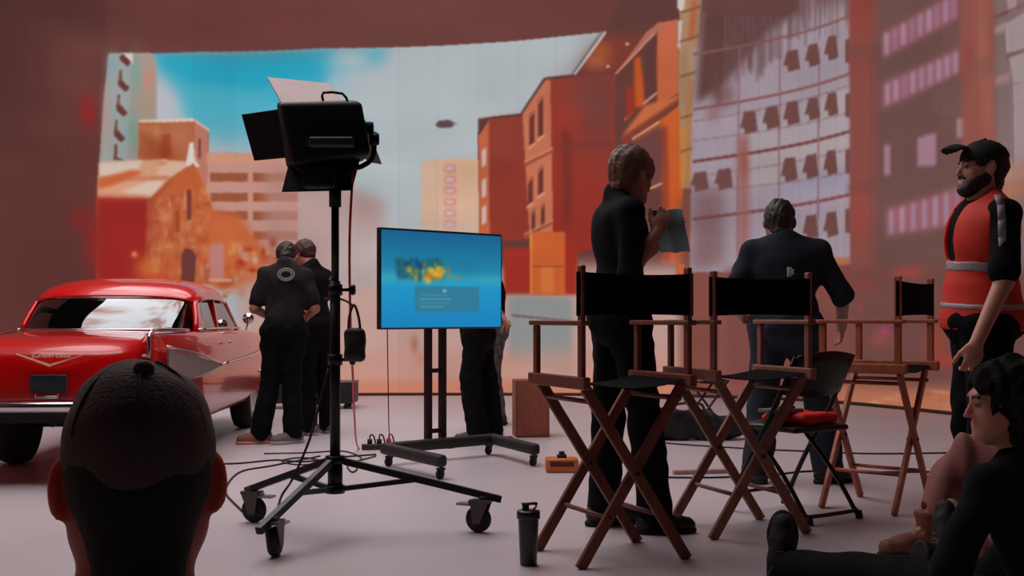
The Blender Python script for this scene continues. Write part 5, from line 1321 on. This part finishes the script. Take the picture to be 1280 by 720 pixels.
for px in (463, 470): lathe(bm, [(.0, -.02), (.026, -.02), (.03, 0), (.026, .02), (.0, .02)], pxp(px - 2, 160 + (px - 463) * 2, 5.1) - LO, 14, Matrix(((0, 0, 1), (1, 0, 0), (0, 1, 0))))
obj('tilt_knob', bm, BK, lh)
yk = [pxp(468, 165, 5.12), pxp(466, 196, 5.12), pxp(452, 208, 5.12), pxp(440, 212, 5.13), pxp(420, 236, 5.13)]
bm = bmesh.new(); tube(bm, [p - LO for p in yk], .012, 8, smooth=4); tube(bm, [p - LO for p in (pxp(362, 165, 5.12), pxp(364, 200, 5.12), pxp(380, 214, 5.12), pxp(418, 236, 5.13))], .012, 8, smooth=4)
cyl(bm, LC + Vector((0, 0, 1.50)) - LO, LC + Vector((0, 0, 1.62)) - LO, .028); obj('yoke', bm, BK, lh)
bm = bmesh.new(); box(bm, pxp(400, 222, 5.10) - LO, (.15, .12, .10)); o = obj('ballast_box', bm, BK, lh); bevel(o, .015, 3); bake(o)

# ------------------------------------------------------------------ drinks bottle, boxes, bag
bt = empty('shaker_bottle', (.066, 4.5, 0), .3, 'tall black shaker bottle with a flip lid standing at the foot of the front chair', 'bottle')
BP = mat('black_bottle_plastic', (24, 16, 17), .35)
bm = bmesh.new(); lathe(bm, [(.0, 0), (.030, 0), (.034, .004), (.041, .185), (.041, .19), (.0, .19)], n=40); obj('cup', bm, BP, bt)
bm = bmesh.new(); lathe(bm, [(.0, .186), (.0455, .186), (.047, .19), (.047, .214), (.044, .219), (.0, .222)], n=40); li = obj('lid', bm, BP, bt)
bm = bmesh.new(); cyl(bm, (-.012, 0, .22), (-.012, 0, .242), .014); box(bm, (.004, 0, .246), (.062, .022, .008)); tube(bm, [(.03, 0, .244), (.033, 0, .232), (.02, 0, .222)], .004, 6, smooth=2); obj('flip_cap', bm, BP, li)
ob = empty('battery_case', (.32, 7.2, 0), 0, 'small amber case with a dark knob on top, right of the television stand', 'case')
bm = bmesh.new(); box(bm, (0, 0, .045), (.21, .13, .09)); o = obj('shell', bm, mat('amber_plastic', (214, 112, 40), .4), ob); bevel(o, .015, 3); bake(o)
bm = bmesh.new(); box(bm, (0, -.066, .055), (.15, .006, .03)); o = obj('side_label', bm, mat('dark_label', (90, 40, 24), .6), ob, smooth=False)
bm = bmesh.new(); box(bm, (0, 0, .10), (.06, .05, .02)); cyl(bm, (0, 0, .105), (0, 0, .13), .018); o = obj('handle', bm, RUB(), ob)
cb = empty('plywood_box', (.155, 9.35, 0), .12, 'upright reddish-brown plywood box standing on the floor behind the front chair', 'box')
bm = bmesh.new(); box(bm, (0, 0, .235), (.28, .26, .47)); o = obj('carcass', bm, mat('reddish_plywood', (150, 84, 62), .6, stretch=(1, 1, 6)), cb); bevel(o, .006); bake(o)
bm = bmesh.new(); box(bm, (0, -.131, .235), (.25, .006, .44)); o = obj('face_panel', bm, mat('reddish_plywood_face', (164, 94, 70), .6, stretch=(5, 1, 1)), cb); bevel(o, .002); bake(o)
S = SDF((-.5, -.25, -.02), (.5, .25, .32), .01); S.rbox((-.12, 0, .12), (.28, .13, .12), None, .08, .05); S.ell((.2, 0, .09), (.2, .13, .1), None, .05); S.wrinkle(.014, 22, 3); S.keep((0, 0, 0), (0, 0, -1.0))
bg = empty('duffel_bag', (1.50, 9.08, 0), 0, 'slumped black duffel bag on the floor beyond the middle director chair', 'bag')
S.make('bag_body', mat('black_nylon', (20, 19, 21), .6, bump=.3), bg)
bm = bmesh.new(); tube(bm, [(-.25, -.11, .2), (-.2, -.14, .29), (0, -.14, .30), (.05, -.12, .2)], .012, 8, smooth=5); obj('carry_strap', bm, mat('strap_webbing', (70, 52, 48), .8), bg)
bm = bmesh.new(); prism(bm, [Vector(p) for p in ((0, 0, 0), (.36, .02, 0), (.36, .07, 0), (0, .05, 0))], (0, 0, .026)); o = obj('wooden_slat', bm, wood('pale_slat', (190, 150, 138))); o.location = (1.02, 7.05, .013); o.rotation_euler = (0, 0, .12); bevel(o, .003); bake(o); tag(o, 'short pale wooden slat lying on the floor behind the middle chair', 'slat')
# dark flight case behind the pair by the car
fcz = empty('flight_case', (-2.25, 12.2, 0), 0, 'long low black flight case far back by the wall behind the people at the car', 'case')
bm = bmesh.new(); box(bm, (0, 0, .17), (1.1, .4, .22)); o = obj('case_body', bm, mat('black_laminate', (18, 18, 22), .5), fcz); bevel(o, .01); bake(o)
bm = bmesh.new(); box(bm, (0, 0, .285), (1.11, .41, .012)); obj('lid_edge', bm, mat('dull_aluminium', (90, 80, 80), .4, metal=.7), fcz, smooth=False)
for sx in (-1, 1):
    for sy in (-1, 1): caster(fcz, (-2.25, 12.2, 0), (-2.25 + sx * .46, 12.2 + sy * .14, 0), .025, .3, .062)
# black bag hanging from the light stand
hb = empty('sandbag', (-.81, 5.03, .72), 0, 'small black bag hung by a loop from the light stand pole', 'bag')
S = SDF((-.02, -.12, .0), (.20, .12, .30), .006); S.rbox((.105, 0, .15), (.05, .035, .075), None, .03, .02); S.wrinkle(.004, 50, 4); S.make('pouch', mat('black_nylon', (20, 19, 21), .6, bump=.3), hb)
bm = bmesh.new(); tube(bm, [(.075, 0, .21), (.08, 0, .28), (.10, 0, .33), (.12, 0, .28), (.13, 0, .21)], .006, 8, smooth=4); tube(bm, [(.10, 0, .325), (.055, .03, .35), (.0, .135, .36), (-.045, .1, .36), (0, .07, .36)], .005, 8, smooth=4); obj('loop', bm, mat('dark_red_cord', (84, 36, 32), .8), hb)

# ------------------------------------------------------------------ low folding stool far back between the chairs
fs = empty('folding_stool', (1.66, 9.75, 0), .25, 'low dark folding stool with crossed legs, far back beyond the duffel bag', 'stool')
SM = mat('dark_red_stool_frame', (60, 26, 24), .5)
for y in (-.13, .13):
    for s in (-1, 1):
        bm = bmesh.new(); tube(bm, [(s * .17, y + s * .012, 0), (-s * .17, y + s * .012, .44)], .011, 8); obj('leg', bm, SM, fs)
for s in (-1, 1):
    bm = bmesh.new(); tube(bm, [(s * .17, -.15, .44), (s * .17, .15, .44)], .012, 8); obj('seat_bar', bm, SM, fs)
    bm = bmesh.new(); tube(bm, [(s * .13, -.14, .055), (s * .13, .14, .055)], .009, 8); obj('cross_bar', bm, SM, fs)
bm = bmesh.new(); pr = [(-.17 + .34 * i / 10, .452 - .03 * math.sin(PI * i / 10)) for i in range(11)]
prism(bm, [Vector((a, 0, b)) for a, b in pr] + [Vector((a, 0, b - .005)) for a, b in pr[::-1]], (0, .26, 0)); obj('seat', bm, CANV, fs, smooth=False)

# ------------------------------------------------------------------ cables, floor seams and small floor gear
def fl(px, py, z=.006):
    Y = F * (CZ - z) / (py - HY); p = at(px, py, Y); p.z = z; return p
def cable(label, pts, r=.005, m=None, g=None, air=None):
    bm = bmesh.new(); tube(bm, [Vector(p) for p in pts], r, 6, smooth=6); o = obj('cable', bm, m or mat('black_cable', (24, 20, 21), .6)); return tag(o, label, 'cable', g)
cable('black cable hanging from the light stand pole and looping over the floor to its left', [(-.835, 5.1, .76), tuple(at(398, 510, 5.05)), tuple(at(386, 552, 5.0)), tuple(at(366, 598, 5.0)), tuple(at(352, 620, 4.98)), fl(342, 646), fl(318, 648), fl(296, 632), fl(282, 612), fl(300, 590), fl(340, 582), fl(400, 570)], .006)
cable('thin dark cable lying across the floor from the car towards the stand', [fl(262, 580), fl(300, 579), fl(345, 575), fl(380, 577), fl(430, 571), fl(470, 568)], .006)
cable('tangled dark cable behind the light stand', [fl(330, 567), fl(380, 566), fl(430, 564), fl(452, 574), fl(420, 578), (fl(380, 572)), fl(352, 576), fl(378, 581), fl(430, 574), fl(446, 584), fl(440, 590), fl(436, 580), fl(470, 570)], .005)
cable('dark cable curling from the power strip to the television stand', [fl(486, 566), fl(500, 556), fl(512, 561), fl(530, 556), fl(560, 560), fl(570, 558)], .005)
cable('thin dark cable hanging straight down from the television to the power strip', [tuple(at(484, 405, 7.48)), tuple(at(485, 470, 7.6)), tuple(at(486, 530, 7.8)), fl(487, 560, .012), fl(480, 563)], .004)
cable('dark cable running from behind the television to a small plug on the floor', [fl(612, 534), fl(622, 541), fl(634, 549)], .006)
cable('long dark floor seam behind the chairs, built as a thin cord, the farther one', [fl(800, 551), fl(860, 556), fl(940, 561), fl(1010, 564), fl(1090, 567), fl(1190, 566)], .006)  # a seam of the floor, added as a thin dark tube
cable('long dark floor seam behind the chairs, built as a thin cord, the nearer one', [fl(806, 596), fl(880, 597), fl(960, 594), fl(1010, 589), fl(1090, 590), fl(1180, 590), fl(1270, 592)], .006)  # second floor seam, likewise stood in for by a tube
cable('red cable hanging from the studio light down to the floor by the power strip', [tuple(at(441, 213, 5.13)), tuple(at(437, 300, 5.17)), tuple(at(438, 400, 5.35)), tuple(at(441, 470, 5.8)), tuple(at(443, 520, 6.6)), fl(448, 560), fl(470, 562)], .006, mat('red_cable', (190, 30, 26), .5))
ps = empty('power_strip', tuple(fl(474, 562, 0)), .2, 'dark power strip with red plugs on the floor behind the light stand', 'power strip')
bm = bmesh.new(); box(bm, (0, 0, .022), (.26, .06, .044)); o = obj('housing', bm, mat('dark_strip', (60, 44, 42), .5), ps); bevel(o, .008); bake(o)
for x, m in ((-.07, mat('black_plug', (24, 20, 20), .5)), (.0, mat('black_plug', (24, 20, 20), .5)), (.07, mat('red_plug', (200, 34, 28), .5))):
    bm = bmesh.new(); box(bm, (x, 0, .062), (.035, .035, .035)); tube(bm, [(x, 0, .08), (x + .005, 0, .11), (x + .03, .02, .10), (x + .05, .05, .03), (x + .06, .07, .008)], .006, 6, smooth=4); o = obj('plug', bm, m, ps)
S = SDF((-.1, -.08, -.01), (.1, .08, .06), .005); S.ell((0, 0, .02), (.07, .045, .022), None, 0); S.keep((0, 0, 0), (0, 0, -1.0))
o = S.make('cable_puck', mat('dark_puck', (56, 42, 42), .6), None); o.location = fl(511, 567, 0); tag(o, 'small dark dome-shaped junction puck on the floor by the power strip', 'junction box')
bm = bmesh.new(); lathe(bm, [(.0, 0), (.03, 0), (.032, .02), (.018, .03), (.0, .032)], n=16); o = obj('floor_plug', bm, mat('dark_red_plug', (110, 36, 30), .6)); o.location = fl(637, 550, 0); tag(o, 'small dark red plug end on the floor left of the plywood box', 'plug')
